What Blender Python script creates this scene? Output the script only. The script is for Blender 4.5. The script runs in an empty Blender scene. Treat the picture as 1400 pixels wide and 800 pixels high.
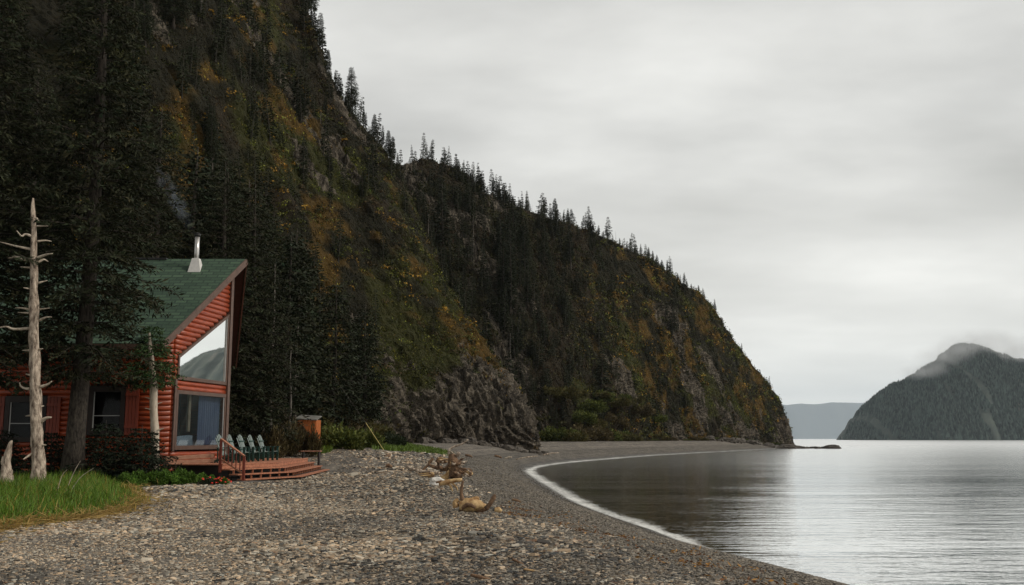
import bpy, math, random
import numpy as np
from math import radians, sin, cos, pi
S = bpy.context.scene
COL = S.collection
random.seed(7)
RNG = np.random.default_rng(11)

# ------------------------------------------------------------------ camera
CAMZ = 3.2
F = 1361.0
PITCH = math.atan(200.0 / F)
cam = bpy.data.cameras.new("camera")
camo = bpy.data.objects.new("camera", cam); COL.objects.link(camo)
camo.location = (0, 0, CAMZ)
camo.rotation_euler = (radians(90) + PITCH, 0, 0)
cam.sensor_width = 36; cam.lens = 35.0
cam.clip_start = 0.1; cam.clip_end = 60000
S.camera = camo

def W(px, py, Y):
    """point seen at photo pixel (px,py) at depth Y (reads positions off the photo)"""
    u = 400 - py
    y = -u * sin(PITCH) + F * cos(PITCH); z = u * cos(PITCH) + F * sin(PITCH)
    return np.array([(px - 700) * Y / y, Y, CAMZ + z * Y / y])
def G(px, py, z0=0.0):
    u = 400 - py
    y = -u * sin(PITCH) + F * cos(PITCH); z = u * cos(PITCH) + F * sin(PITCH)
    t = (z0 - CAMZ) / z
    return np.array([(px - 700) * t, y * t, z0])
def proj(P):
    P = np.asarray(P, float); x = P[..., 0]; y = P[..., 1]; z = P[..., 2] - CAMZ
    fw = y * cos(PITCH) + z * sin(PITCH); up = -y * sin(PITCH) + z * cos(PITCH)
    return 700 + F * x / fw, 400 - F * up / fw

# ------------------------------------------------------------------ noise
def _h(ix, iy, iz, s):
    n = (ix * 374761393 + iy * 668265263 + iz * 2147483647 + s * 974634777) & 0xffffffff
    n = ((n ^ (n >> 13)) * 1274126177) & 0xffffffff
    n = ((n ^ (n >> 16)) * 2246822519) & 0xffffffff
    return ((n ^ (n >> 15)) & 0xffff) / 65535.0
def noise(x, y, z, seed=0):
    x = np.asarray(x, float); y = np.asarray(y, float); z = np.asarray(z, float)
    x, y, z = np.broadcast_arrays(x, y, z)
    fx = np.floor(x); fy = np.floor(y); fz = np.floor(z)
    ix = fx.astype(np.int64); iy = fy.astype(np.int64); iz = fz.astype(np.int64)
    a = x - fx; b = y - fy; c = z - fz
    a = a * a * (3 - 2 * a); b = b * b * (3 - 2 * b); c = c * c * (3 - 2 * c)
    def L(p, q, t): return p + (q - p) * t
    v = L(L(L(_h(ix, iy, iz, seed), _h(ix + 1, iy, iz, seed), a), L(_h(ix, iy + 1, iz, seed), _h(ix + 1, iy + 1, iz, seed), a), b),
          L(L(_h(ix, iy, iz + 1, seed), _h(ix + 1, iy, iz + 1, seed), a), L(_h(ix, iy + 1, iz + 1, seed), _h(ix + 1, iy + 1, iz + 1, seed), a), b), c)
    return v * 2 - 1
def fbm(x, y, z, o=4, seed=0, g=0.5):
    r = 0; a = 1; t = 0
    for i in range(o):
        r = r + a * noise(x * 2**i, y * 2**i, z * 2**i, seed + i * 17); t += a; a *= g
    return r / t
def ridge(x, y, z, o=4, seed=0):
    r = 0; a = 1; t = 0
    for i in range(o):
        r = r + a * (1 - 2 * np.abs(noise(x * 2**i, y * 2**i, z * 2**i, seed + i * 13))); t += a; a *= 0.5
    return r / t
def sstep(a, b, x):
    t = np.clip((x - a) / (b - a), 0, 1); return t * t * (3 - 2 * t)

# ------------------------------------------------------------------ materials
def new_mat(name):
    m = bpy.data.materials.new(name); m.use_nodes = True
    nt = m.node_tree; b = nt.nodes['Principled BSDF']
    return m, nt, b
def N(nt, t, **kw):
    n = nt.nodes.new(t)
    for k, v in kw.items():
        if k in n.inputs: n.inputs[k].default_value = v
        else: setattr(n, k, v)
    return n
def coords(nt, scale=(1, 1, 1), rot=(0, 0, 0), obj=True):
    tc = N(nt, 'ShaderNodeTexCoord'); mp = N(nt, 'ShaderNodeMapping')
    mp.inputs['Scale'].default_value = scale; mp.inputs['Rotation'].default_value = rot
    nt.links.new(tc.outputs['Object' if obj else 'Generated'], mp.inputs[0]); return mp.outputs[0]
def noise_n(nt, co, scale, detail=4, rough=0.55):
    n = N(nt, 'ShaderNodeTexNoise'); n.inputs['Scale'].default_value = scale
    n.inputs['Detail'].default_value = detail; n.inputs['Roughness'].default_value = rough
    nt.links.new(co, n.inputs['Vector']); return n.outputs['Fac']
def ramp(nt, fac, stops):
    r = N(nt, 'ShaderNodeValToRGB'); e = r.color_ramp.elements
    while len(e) < len(stops): e.new(0.5)
    for i, (p, c) in enumerate(stops):
        e[i].position = p; e[i].color = (*c, 1) if len(c) == 3 else c
    nt.links.new(fac, r.inputs[0]); return r.outputs[0]
def mixc(nt, fac, a, b, mode='MIX'):
    m = N(nt, 'ShaderNodeMix', data_type='RGBA', blend_type=mode)
    for sock, v in ((m.inputs[0], fac), (m.inputs[6], a), (m.inputs[7], b)):
        if isinstance(v, (int, float)): sock.default_value = v
        elif isinstance(v, tuple): sock.default_value = (*v, 1)
        else: nt.links.new(v, sock)
    return m.outputs[2]
def math_n(nt, op, a, b=0.0):
    m = N(nt, 'ShaderNodeMath', operation=op)
    for i, v in enumerate((a, b)):
        if isinstance(v, (int, float)): m.inputs[i].default_value = v
        else: nt.links.new(v, m.inputs[i])
    return m.outputs[0]
def bump(nt, b, h, dist=0.02, strength=1.0):
    n = N(nt, 'ShaderNodeBump'); n.inputs['Distance'].default_value = dist; n.inputs['Strength'].default_value = strength
    nt.links.new(h, n.inputs['Height']); nt.links.new(n.outputs[0], b.inputs['Normal'])
def simple(name, c1, c2, scale=6, rough=0.6, stretch=(1, 1, 1), bd=0.01, spec=0.3):
    m, nt, b = new_mat(name)
    co = coords(nt, stretch); f = noise_n(nt, co, scale, 5, 0.65)
    nt.links.new(ramp(nt, f, [(0.32, c1), (0.68, c2)]), b.inputs['Base Color'])
    b.inputs['Roughness'].default_value = rough; b.inputs['Specular IOR Level'].default_value = spec
    if bd: bump(nt, b, f, bd)
    return m
def attr_mat(name, rough=0.65, transl=0.0, spec=0.15, vary=0.25):
    m, nt, b = new_mat(name)
    a = N(nt, 'ShaderNodeAttribute', attribute_name='Col')
    b.inputs['Roughness'].default_value = rough; b.inputs['Specular IOR Level'].default_value = spec
    nt.links.new(a.outputs['Color'], b.inputs['Base Color'])
    if transl:
        t = N(nt, 'ShaderNodeBsdfTranslucent'); mx = N(nt, 'ShaderNodeMixShader'); mx.inputs[0].default_value = transl
        nt.links.new(a.outputs['Color'], t.inputs[0]); nt.links.new(b.outputs[0], mx.inputs[1]); nt.links.new(t.outputs[0], mx.inputs[2])
        nt.links.new(mx.outputs[0], nt.nodes['Material Output'].inputs[0])
    return m

M = {}
M['leaf'] = attr_mat('leaf', 0.6, 0.2)
M['needle'] = attr_mat('needle', 0.7, 0.08)
M['grassm'] = attr_mat('grass_blades', 0.5, 0.35, 0.3)
M['stone'] = attr_mat('slate_stone', 0.55, 0, 0.35)
M['bark'] = simple('bark', (0.006, 0.005, 0.004), (0.085, 0.07, 0.056), 14, 0.9, (1, 1, 0.35), 0.03)
M['bark_grey'] = simple('bark_grey', (0.06, 0.05, 0.045), (0.20, 0.18, 0.155), 10, 0.9, (1, 1, 0.3), 0.03)
M['deadwood'] = simple('deadwood', (0.06, 0.035, 0.022), (0.70, 0.58, 0.46), 3.6, 0.85, (2.6, 2.6, 0.9), 0.1)
M['deadwood_pale'] = simple('deadwood_pale', (0.3, 0.24, 0.18), (0.6, 0.52, 0.42), 6, 0.8, (1.6, 1.6, 0.3), 0.03)
M['drift_dark'] = simple('drift_dark', (0.05, 0.03, 0.02), (0.28, 0.17, 0.10), 8, 0.85, (1, 1, 1), 0.03)
M['drift_orange'] = simple('drift_orange', (0.22, 0.10, 0.035), (0.72, 0.52, 0.27), 5, 0.8, (1, 1, 1), 0.03)
M['red_log'] = simple('red_log', (0.13, 0.017, 0.006), (0.42, 0.075, 0.018), 2.5, 0.42, (1, 1, 14), 0.004, 0.5)
M['shutter'] = simple('shutter_red', (0.14, 0.022, 0.010), (0.2, 0.035, 0.014), 5, 0.5, (8, 1, 1), 0.003, 0.4)
M['brown'] = simple('brown_trim', (0.075, 0.042, 0.03), (0.12, 0.07, 0.05), 4, 0.5, (1, 1, 1), 0.002, 0.4)
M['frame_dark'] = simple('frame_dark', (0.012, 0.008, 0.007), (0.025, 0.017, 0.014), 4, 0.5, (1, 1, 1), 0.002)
M['deckwood'] = simple('deckwood', (0.22, 0.075, 0.038), (0.50, 0.21, 0.115), 4, 0.55, (9, 0.6, 3), 0.004, 0.4)
M['plank'] = simple('weathered_plank', (0.22, 0.10, 0.06), (0.42, 0.24, 0.16), 5, 0.7, (1, 1, 8), 0.004)
M['metal'] = simple('pale_metal', (0.62, 0.6, 0.58), (0.75, 0.73, 0.7), 6, 0.4, (1, 1, 1), 0)
M['steel'] = simple('stove_pipe', (0.5, 0.48, 0.46), (0.7, 0.68, 0.66), 6, 0.3, (1, 1, 1), 0); M['steel'].node_tree.nodes['Principled BSDF'].inputs['Metallic'].default_value = 0.7
M['black'] = simple('black_metal', (0.015, 0.015, 0.015), (0.03, 0.03, 0.03), 6, 0.5)
M['white'] = simple('white_sash', (0.3, 0.3, 0.29), (0.38, 0.38, 0.37), 6, 0.5, (1, 1, 1), 0)
M['chair_sky_sheen'] = simple('chair_resin_sky_sheen', (0.12, 0.16, 0.145), (0.2, 0.245, 0.225), 3, 0.35, (1, 1, 1), 0, 0.5)  # dark green resin, with the sky's pale reflection put into the base colour
M['chair_dark'] = simple('chair_resin_dark', (0.012, 0.05, 0.04), (0.02, 0.07, 0.055), 3, 0.35, (1, 1, 1), 0, 0.5)
M['shedwood'] = simple('shed_boards', (0.3, 0.075, 0.02), (0.62, 0.2, 0.055), 6, 0.7, (5, 5, 0.6), 0.01)
M['tin'] = simple('tin_roof', (0.10, 0.10, 0.09), (0.24, 0.23, 0.21), 3, 0.45)
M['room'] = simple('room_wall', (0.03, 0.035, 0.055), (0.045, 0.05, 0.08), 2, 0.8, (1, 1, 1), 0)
M['curtain'] = simple('curtain_blue', (0.16, 0.19, 0.27), (0.26, 0.30, 0.40), 5, 0.9, (5, 5, 0.4), 0)
M['tan'] = simple('tan_post', (0.42, 0.3, 0.17), (0.55, 0.42, 0.26), 3, 0.7, (1, 1, 1), 0)
M['cloth_grey'] = simple('pale_cloth', (0.35, 0.40, 0.40), (0.5, 0.55, 0.55), 5, 0.9, (1, 1, 1), 0)
M['weed'] = attr_mat('drying_seaweed', 0.7)
M['flower'] = simple('red_petals', (0.55, 0.02, 0.02), (0.75, 0.06, 0.03), 6, 0.6, (1, 1, 1), 0)
M['yellow'] = simple('yellow_sleeve', (0.55, 0.42, 0.1), (0.75, 0.65, 0.3), 18, 0.6, (1, 1, 1), 0)
M['white_rock'] = simple('white_rock', (0.5, 0.47, 0.42), (0.8, 0.78, 0.74), 8, 0.7)
M['boulder'] = simple('boulder', (0.03, 0.026, 0.022), (0.13, 0.11, 0.09), 3, 0.75, (1, 1, 1), 0.08)
M['concrete'] = simple('foundation', (0.06, 0.05, 0.045), (0.1, 0.09, 0.08), 3, 0.9)

# shingles
def mk_shingle():
    m, nt, b = new_mat('green_shingles')
    co = coords(nt, (1, 1, 1))
    br = N(nt, 'ShaderNodeTexBrick'); br.offset = 0.5
    mp = N(nt, 'ShaderNodeMapping'); mp.inputs['Rotation'].default_value = (0, 0, 0)
    uv = N(nt, 'ShaderNodeUVMap'); uv.uv_map = 'UVMap'
    nt.links.new(uv.outputs[0], br.inputs['Vector'])
    for k, v in (('Scale', 1.0), ('Brick Width', 0.5), ('Row Height', 0.24), ('Mortar Size', 0.035), ('Mortar Smooth', 0.3), ('Bias', -0.1)):
        br.inputs[k].default_value = v
    br.inputs['Color1'].default_value = (0.020, 0.042, 0.023, 1); br.inputs['Color2'].default_value = (0.075, 0.125, 0.07, 1)
    br.inputs['Mortar'].default_value = (0.004, 0.010, 0.008, 1)
    f = noise_n(nt, co, 30, 3); f2 = noise_n(nt, co, 0.8, 3)
    c = mixc(nt, 0.25, br.outputs['Color'], ramp(nt, f, [(0.35, (0.012, 0.035, 0.022)), (0.65, (0.09, 0.17, 0.12))]))
    c = mixc(nt, 0.15, c, ramp(nt, f2, [(0.35, (0.02, 0.05, 0.03)), (0.65, (0.07, 0.13, 0.07))]))
    nt.links.new(c, b.inputs['Base Color']); b.inputs['Roughness'].default_value = 0.85
    bump(nt, b, br.outputs['Fac'], 0.01, -0.8)
    return m
M['shingle'] = mk_shingle()

def mk_glass(name, refl, tint=(0.9, 0.95, 1.0), mul=1.0):
    m, nt, b = new_mat(name)
    nt.nodes.remove(b)
    t = N(nt, 'ShaderNodeBsdfTransparent'); t.inputs[0].default_value = (*[c * 0.75 for c in tint], 1)
    g = N(nt, 'ShaderNodeBsdfGlossy'); g.inputs['Roughness'].default_value = 0.015; g.inputs['Color'].default_value = (0.95, 0.96, 0.94, 1)
    fr = N(nt, 'ShaderNodeFresnel'); fr.inputs[0].default_value = 1.5
    f = math_n(nt, 'ADD', math_n(nt, 'MULTIPLY', fr.outputs[0], mul), refl); f = math_n(nt, 'MINIMUM', f, 1.0)
    mx = N(nt, 'ShaderNodeMixShader')
    nt.links.new(f, mx.inputs[0]); nt.links.new(t.outputs[0], mx.inputs[1]); nt.links.new(g.outputs[0], mx.inputs[2])
    nt.links.new(mx.outputs[0], nt.nodes['Material Output'].inputs[0])
    return m
M['glass'] = mk_glass('window_glass', 0.0, mul=0.16)
M['glass_coated'] = mk_glass('coated_window_glass', 0.7)

# ------------------------------------------------------------------ object helpers
def link(name, me, mat=None, parent=None, loc=None):
    o = bpy.data.objects.new(name, me); COL.objects.link(o)
    if mat is not None and me is not None and len(me.materials) == 0: me.materials.append(mat)
    if parent is not None: o.parent = parent
    if loc is not None: o.location = loc
    return o
def tag(o, label=None, cat=None, group=None, kind=None):
    if label: o['label'] = label
    if cat: o['category'] = cat
    if group: o['group'] = group
    if kind: o['kind'] = kind
    return o
def empty(name, loc=(0, 0, 0), rz=0.0):
    o = bpy.data.objects.new(name, None); COL.objects.link(o)
    o.location = [float(a) for a in loc]; o.rotation_euler = (0, 0, rz); o.empty_display_size = 0.3
    return o
def np_mesh(name, V, Q=None, T=None, col=None, smooth=False):
    V = np.asarray(V, np.float32); me = bpy.data.meshes.new(name)
    parts = []; starts = []; n = 0
    nq = 0 if Q is None else len(Q); ntr = 0 if T is None else len(T)
    loops = []
    if nq: loops.append(np.asarray(Q, np.int32).ravel())
    if ntr: loops.append(np.asarray(T, np.int32).ravel())
    loops = np.concatenate(loops)
    st = np.concatenate([np.arange(nq) * 4, nq * 4 + np.arange(ntr) * 3]).astype(np.int32)
    me.vertices.add(len(V)); me.vertices.foreach_set('co', V.ravel())
    me.loops.add(len(loops)); me.loops.foreach_set('vertex_index', loops)
    me.polygons.add(nq + ntr); me.polygons.foreach_set('loop_start', st)
    me.polygons.foreach_set('use_smooth', np.full(nq + ntr, bool(smooth)))
    me.update(calc_edges=True)
    if col is not None:
        a = me.color_attributes.new('Col', 'FLOAT_COLOR', 'POINT')
        c = np.ones((len(V), 4), np.float32); c[:, :3] = col; a.data.foreach_set('color', c.ravel())
    return me
class MB:
    """collects boxes, tubes and cards into one mesh"""
    def __init__(s): s.V = []; s.Q = []; s.T = []; s.C = []; s.n = 0
    def add(s, V, Q=None, T=None, c=None):
        V = np.asarray(V, float).reshape(-1, 3)
        if Q is not None and len(Q): s.Q.append(np.asarray(Q, int).reshape(-1, 4) + s.n)
        if T is not None and len(T): s.T.append(np.asarray(T, int).reshape(-1, 3) + s.n)
        s.V.append(V); s.C.append(np.broadcast_to(np.asarray((0.1, 0.1, 0.1) if c is None else c, float), V.shape)); s.n += len(V)
    def box(s, p0, p1):
        x0, y0, z0 = p0; x1, y1, z1 = p1
        s.hexa([(x0, y0, z0), (x1, y0, z0), (x1, y1, z0), (x0, y1, z0), (x0, y0, z1), (x1, y0, z1), (x1, y1, z1), (x0, y1, z1)])
    def hexa(s, P): s.add(P, [(0, 3, 2, 1), (4, 5, 6, 7), (0, 1, 5, 4), (1, 2, 6, 5), (2, 3, 7, 6), (3, 0, 4, 7)])
    def beam(s, a, b, w, h, up=(0, 0, 1)):
        a = np.array(a, float); b = np.array(b, float); d = b - a; d /= np.linalg.norm(d)
        r = np.cross(d, up); r /= np.linalg.norm(r); u = np.cross(r, d)
        r = r * w / 2; u = u * h / 2
        s.hexa([a - r - u, b - r - u, b + r - u, a + r - u, a - r + u, b - r + u, b + r + u, a + r + u])
    def tube(s, pts, rad, k=8, c=None, cap=True):
        pts = np.asarray(pts, float); n = len(pts); rad = np.broadcast_to(rad, (n,))
        d = np.gradient(pts, axis=0); d /= np.linalg.norm(d, axis=1)[:, None] + 1e-9
        ref = np.array([0.0, 0, 1]) if abs(d[0, 2]) < 0.9 else np.array([1.0, 0, 0])
        u = np.cross(d, ref); u /= np.linalg.norm(u, axis=1)[:, None] + 1e-9; v = np.cross(d, u)
        a = np.arange(k) * 2 * pi / k
        V = pts[:, None] + rad[:, None, None] * (np.cos(a)[None, :, None] * u[:, None] + np.sin(a)[None, :, None] * v[:, None])
        Q = []; T = []
        for i in range(n - 1):
            for j in range(k): Q.append((i * k + j, i * k + (j + 1) % k, (i + 1) * k + (j + 1) % k, (i + 1) * k + j))
        V = V.reshape(-1, 3)
        if cap:
            V = np.vstack([V, pts[:1], pts[-1:]]); m = n * k
            for j in range(k): T.append((m, (j + 1) % k, j)); T.append((m + 1, (n - 1) * k + j, (n - 1) * k + (j + 1) % k))
        s.add(V, Q, T, c)
    def mesh(s, name='m', smooth=False):
        return np_mesh(name, np.vstack(s.V), np.vstack(s.Q) if s.Q else None, np.vstack(s.T) if s.T else None, np.vstack(s.C), smooth)
    def build(s, name, mat, parent=None, smooth=False, loc=None): return link(name, s.mesh(name, smooth), mat, parent, loc)
def bevel(o, w=0.01):
    m = o.modifiers.new('bevel', 'BEVEL'); m.width = w; m.segments = 2; m.limit_method = 'ANGLE'; return o
def cards(P, D, Wd, L, Wi, col, taper=0.25):
    """rhomb leaves: centre base P, direction D, width direction Wd, length, width"""
    P = np.asarray(P, float); L = np.asarray(L, float)[:, None]; Wi = np.asarray(Wi, float)[:, None]
    D = D / (np.linalg.norm(D, axis=1)[:, None] + 1e-9); Wd = Wd - (Wd * D).sum(1)[:, None] * D; Wd /= np.linalg.norm(Wd, axis=1)[:, None] + 1e-9
    V = np.stack([P, P + D * L * 0.45 + Wd * Wi * 0.5, P + D * L, P + D * L * 0.45 - Wd * Wi * 0.5], 1).reshape(-1, 3)
    Q = np.arange(len(P) * 4).reshape(-1, 4)
    return V, Q, np.repeat(np.asarray(col, float), 4, axis=0)
def rdir(n, rng=RNG):
    v = rng.normal(size=(n, 3)); return v / np.linalg.norm(v, axis=1)[:, None]
# ------------------------------------------------------------------ shoreline and ground
SH_PX = [(1138, 800), (992, 762), (900, 728), (800, 692), (757, 668), (731, 652), (724, 646), (728, 641), (750, 636), (800, 630.5), (900, 622.5), (1000, 617), (1066, 613.2)]
shore = [(30, -60), (15, -10), (10.4, 8)] + [tuple(G(a, b, 0)[:2]) for a, b in SH_PX]
tip = shore[-1]
shore += [(tip[0] + 7, tip[1] + 14), (tip[0] + 4, tip[1] + 40), (tip[0] - 60, tip[1] + 110), (tip[0] - 260, tip[1] + 160), (-900, 560)]
shore = np.array(shore, float)
def cr(P, k=8):
    P = np.asarray(P, float); out = []
    Q = np.vstack([2 * P[0] - P[1], P, 2 * P[-1] - P[-2]])
    for i in range(1, len(Q) - 2):
        for t in np.arange(k) / k:
            a, b, c, d = Q[i - 1], Q[i], Q[i + 1], Q[i + 2]
            out.append(0.5 * (2 * b + (c - a) * t + (2 * a - 5 * b + 4 * c - d) * t * t + (3 * b - a - 3 * c + d) * t**3))
    out.append(P[-1]); return np.array(out)
shore_s = cr(shore, 6)
land_poly = np.vstack([shore_s, [(-900, 560), (-900, -60)]])
def inside(poly, x, y):
    r = np.zeros(x.shape, bool); n = len(poly)
    for i in range(n):
        x0, y0 = poly[i]; x1, y1 = poly[(i + 1) % n]
        if y0 == y1: continue
        c = ((y0 > y) != (y1 > y)) & (x < (x1 - x0) * (y - y0) / (y1 - y0) + x0)
        r ^= c
    return r
def dist_line(L, x, y):
    d = np.full(x.shape, 1e9)
    for i in range(len(L) - 1):
        a = L[i]; b = L[i + 1]; ab = b - a; q = max((ab**2).sum(), 1e-9)
        t = np.clip(((x - a[0]) * ab[0] + (y - a[1]) * ab[1]) / q, 0, 1)
        d = np.minimum(d, np.hypot(x - a[0] - t * ab[0], y - a[1] - t * ab[1]))
    return d
def ground_z(x, y):
    x = np.asarray(x, float); y = np.asarray(y, float); x, y = np.broadcast_arrays(x, y); shp = x.shape
    x = x.ravel(); y = y.ravel()
    d = dist_line(shore_s, x, y); s = np.where(inside(land_poly, x, y), d, -d)
    up = 1.62 * (1 - np.exp(-np.clip(s, 0, None)**1.25 / 5.2)) * 1.0
    berm = 0.14 * np.exp(-((s - 8.2) / 1.5)**2)
    z = np.where(s > 0, up + berm, np.maximum(s * 0.16, -3.5))
    z = z + 1.0 * sstep(49, 64, y) * sstep(6, 13, s)
    nz = fbm(x / 3.1, y / 3.1, 0, 3, 5) * 0.06 * sstep(1.5, 8, s) + fbm(x / 0.9, y / 0.9, 0, 2, 9) * 0.02 * sstep(2, 7, s)
    return (z + nz).reshape(shp)
def gz(x, y): return float(ground_z(np.array([x]), np.array([y]))[0])

ys = np.concatenate([[-300, -150, -60, -30, -10, 0, 4], np.arange(7, 60, 0.3), np.geomspace(60, 460, 170), [520, 600, 800, 1200, 2000, 4000, 29500]])
xs = np.concatenate([[-28500, -3000, -900, -400, -200], -np.geomspace(120, 22, 50), np.arange(-21.6, 20, 0.3), np.geomspace(20, 140, 60), [170, 250, 500, 1200, 3000, 28500]])
X, Y = np.meshgrid(xs, ys); Z = ground_z(X, Y)
def grid_quads(nr, nc):
    i = np.arange(nr - 1)[:, None] * nc + np.arange(nc - 1)[None]
    return np.stack([i, i + 1, i + nc + 1, i + nc], -1).reshape(-1, 4)
dcol = None
sd = dist_line(shore_s, X.ravel(), Y.ravel()); sd = np.where(inside(land_poly, X.ravel(), Y.ravel()), sd, -sd)
attr = np.stack([np.clip(sd / 20, 0, 1), np.clip(-sd / 20, 0, 1), np.zeros_like(sd)], 1)
gme = np_mesh('beach', np.stack([X, Y, Z], -1).reshape(-1, 3), grid_quads(len(ys), len(xs)), col=attr, smooth=True)
def mk_gravel():
    m, nt, b = new_mat('shingle_beach')
    co = coords(nt)
    vo = N(nt, 'ShaderNodeTexVoronoi'); vo.inputs['Scale'].default_value = 9; vo.inputs['Randomness'].default_value = 1
    mp = N(nt, 'ShaderNodeMapping'); mp.inputs['Scale'].default_value = (1, 1.9, 1); nt.links.new(co, mp.inputs[0])
    wob = N(nt, 'ShaderNodeTexNoise'); wob.inputs['Scale'].default_value = 5; nt.links.new(co, wob.inputs['Vector'])
    vm = N(nt, 'ShaderNodeVectorMath', operation='MULTIPLY_ADD'); nt.links.new(wob.outputs['Color'], vm.inputs[0]); vm.inputs[1].default_value = (0.18, 0.18, 0.18); nt.links.new(mp.outputs[0], vm.inputs[2])
    nt.links.new(vm.outputs[0], vo.inputs['Vector'])
    sep = N(nt, 'ShaderNodeSeparateColor'); nt.links.new(vo.outputs['Color'], sep.inputs[0])
    cc = ramp(nt, sep.outputs[0], [(0.0, (0.04, 0.035, 0.03)), (0.35, (0.13, 0.11, 0.09)), (0.75, (0.27, 0.235, 0.19)), (1.0, (0.42, 0.38, 0.32))])
    v2 = N(nt, 'ShaderNodeTexVoronoi'); v2.inputs['Scale'].default_value = 17; nt.links.new(vm.outputs[0], v2.inputs['Vector'])
    s2 = N(nt, 'ShaderNodeSeparateColor'); nt.links.new(v2.outputs['Color'], s2.inputs[0])
    fine = ramp(nt, s2.outputs[0], [(0.0, (0.05, 0.045, 0.04)), (0.5, (0.14, 0.12, 0.10)), (1.0, (0.3, 0.27, 0.23))])
    big = noise_n(nt, co, 0.35, 4); cc = mixc(nt, ramp(nt, big, [(0.42, (0, 0, 0)), (0.6, (1, 1, 1))]), cc, fine)
    edge = ramp(nt, vo.outputs['Distance'], [(0.0, (1, 1, 1)), (0.6, (0.25, 0.25, 0.25))])
    at = N(nt, 'ShaderNodeAttribute', attribute_name='Col'); sp = N(nt, 'ShaderNodeSeparateColor'); nt.links.new(at.outputs['Color'], sp.inputs[0])
    # foreshore: fine grey pebbles, wet and dark next to the water
    fore = ramp(nt, sp.outputs[0], [(0.26, (1, 1, 1)), (0.38, (0, 0, 0))])
    foref = ramp(nt, s2.outputs[1], [(0.0, (0.03, 0.027, 0.023)), (0.5, (0.115, 0.10, 0.083)), (1.0, (0.30, 0.265, 0.215))])
    cc = mixc(nt, fore, cc, foref)
    wet = ramp(nt, sp.outputs[0], [(0.02, (1, 1, 1)), (0.08, (0, 0, 0))])
    cc = mixc(nt, wet, cc, mixc(nt, 0.5, foref, (0.035, 0.032, 0.03)))
    cbn = N(nt, 'ShaderNodeCombineXYZ'); nt.links.new(math_n(nt, 'MULTIPLY', sp.outputs[0], 26.0), cbn.inputs[0]); nt.links.new(math_n(nt, 'MULTIPLY', big, 2.0), cbn.inputs[1])
    band = noise_n(nt, cbn.outputs[0], 1.0, 4, 0.6); patch = noise_n(nt, co, 0.8, 4, 0.6)
    cc = mixc(nt, 1.0, cc, ramp(nt, band, [(0.38, (0.5, 0.5, 0.5)), (0.6, (1.15, 1.13, 1.1))]), 'MULTIPLY'); cc = mixc(nt, 1.0, cc, ramp(nt, patch, [(0.38, (0.6, 0.6, 0.6)), (0.58, (1.1, 1.1, 1.1))]), 'MULTIPLY')
    nt.links.new(cc, b.inputs['Base Color'])
    rr = ramp(nt, wet, [(0, (0.8, 0.8, 0.8)), (1, (0.3, 0.3, 0.3))]); nt.links.new(rr, b.inputs['Roughness'])
    hh = mixc(nt, fore, edge, s2.outputs[2]); bump(nt, b, hh, 0.03, 1.0)
    return m
M['gravel'] = mk_gravel()
tag(link('beach', gme, M['gravel']), 'grey shingle beach curving round the bay to the headland', 'beach', kind='structure')

# ------------------------------------------------------------------ water
def mk_water():
    m, nt, b = new_mat('bay_water'); nt.nodes.remove(b)
    co = coords(nt, (0.30, 1, 1)); co2 = coords(nt, (1, 1, 1), (0, 0, 0.35)); co3 = coords(nt, (0.012, 0.07, 1), (0, 0, 0.04))
    a = noise_n(nt, co, 1.5, 4, 0.55); c = noise_n(nt, co2, 5.0, 3, 0.5); calm = noise_n(nt, co3, 1.0, 4, 0.6)
    big = noise_n(nt, coords(nt, (0.05, 0.33, 1), (0, 0, 0.1)), 1.0, 3, 0.5)
    amp = math_n(nt, 'ADD', math_n(nt, 'MULTIPLY', ramp(nt, calm, [(0.4, (0.0, 0, 0)), (0.62, (1, 1, 1))]), 0.9), 0.55)
    h = math_n(nt, 'MULTIPLY', math_n(nt, 'ADD', a, math_n(nt, 'MULTIPLY', c, 0.12)), amp)
    h = math_n(nt, 'ADD', h, math_n(nt, 'MULTIPLY', big, 1.1))
    tcw = N(nt, 'ShaderNodeTexCoord'); sw = N(nt, 'ShaderNodeSeparateXYZ'); nt.links.new(tcw.outputs['Object'], sw.inputs[0])
    fall = math_n(nt, 'DIVIDE', 90.0, math_n(nt, 'ADD', math_n(nt, 'MAXIMUM', sw.outputs[1], 0.0), 90.0)); h = math_n(nt, 'MULTIPLY', h, fall)  # the open bay is calmer than the shore
    bp = N(nt, 'ShaderNodeBump'); bp.inputs['Distance'].default_value = 0.055; nt.links.new(h, bp.inputs['Height'])
    g = N(nt, 'ShaderNodeBsdfGlossy', distribution='MULTI_GGX'); g.inputs['Roughness'].default_value = 0.055; g.inputs['Color'].default_value = (1, 1, 0.99, 1)
    d = N(nt, 'ShaderNodeBsdfDiffuse'); d.inputs['Color'].default_value = (0.02, 0.024, 0.024, 1)
    fr = N(nt, 'ShaderNodeFresnel'); fr.inputs[0].default_value = 3.4
    yr = math_n(nt, 'DIVIDE', sw.outputs[1], 600.0); nt.links.new(ramp(nt, yr, [(0.05, (0.05, 0.05, 0.05)), (0.22, (0.15, 0.15, 0.15)), (0.9, (0.28, 0.28, 0.28))]), g.inputs['Roughness'])
    nt.links.new(bp.outputs[0], g.inputs['Normal']); nt.links.new(bp.outputs[0], fr.inputs['Normal'])
    fres = math_n(nt, 'MINIMUM', math_n(nt, 'MULTIPLY', fr.outputs[0], 1.8), 1.0); mx = N(nt, 'ShaderNodeMixShader'); nt.links.new(fres, mx.inputs[0]); nt.links.new(d.outputs[0], mx.inputs[1]); nt.links.new(g.outputs[0], mx.inputs[2])
    nt.links.new(mx.outputs[0], nt.nodes['Material Output'].inputs[0]); return m
M['water'] = mk_water()
wm = MB(); wm.add([(-28400, -280, 0), (28400, -280, 0), (28400, 29400, 0), (-28400, 29400, 0)], [(0, 1, 2, 3)])
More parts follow.
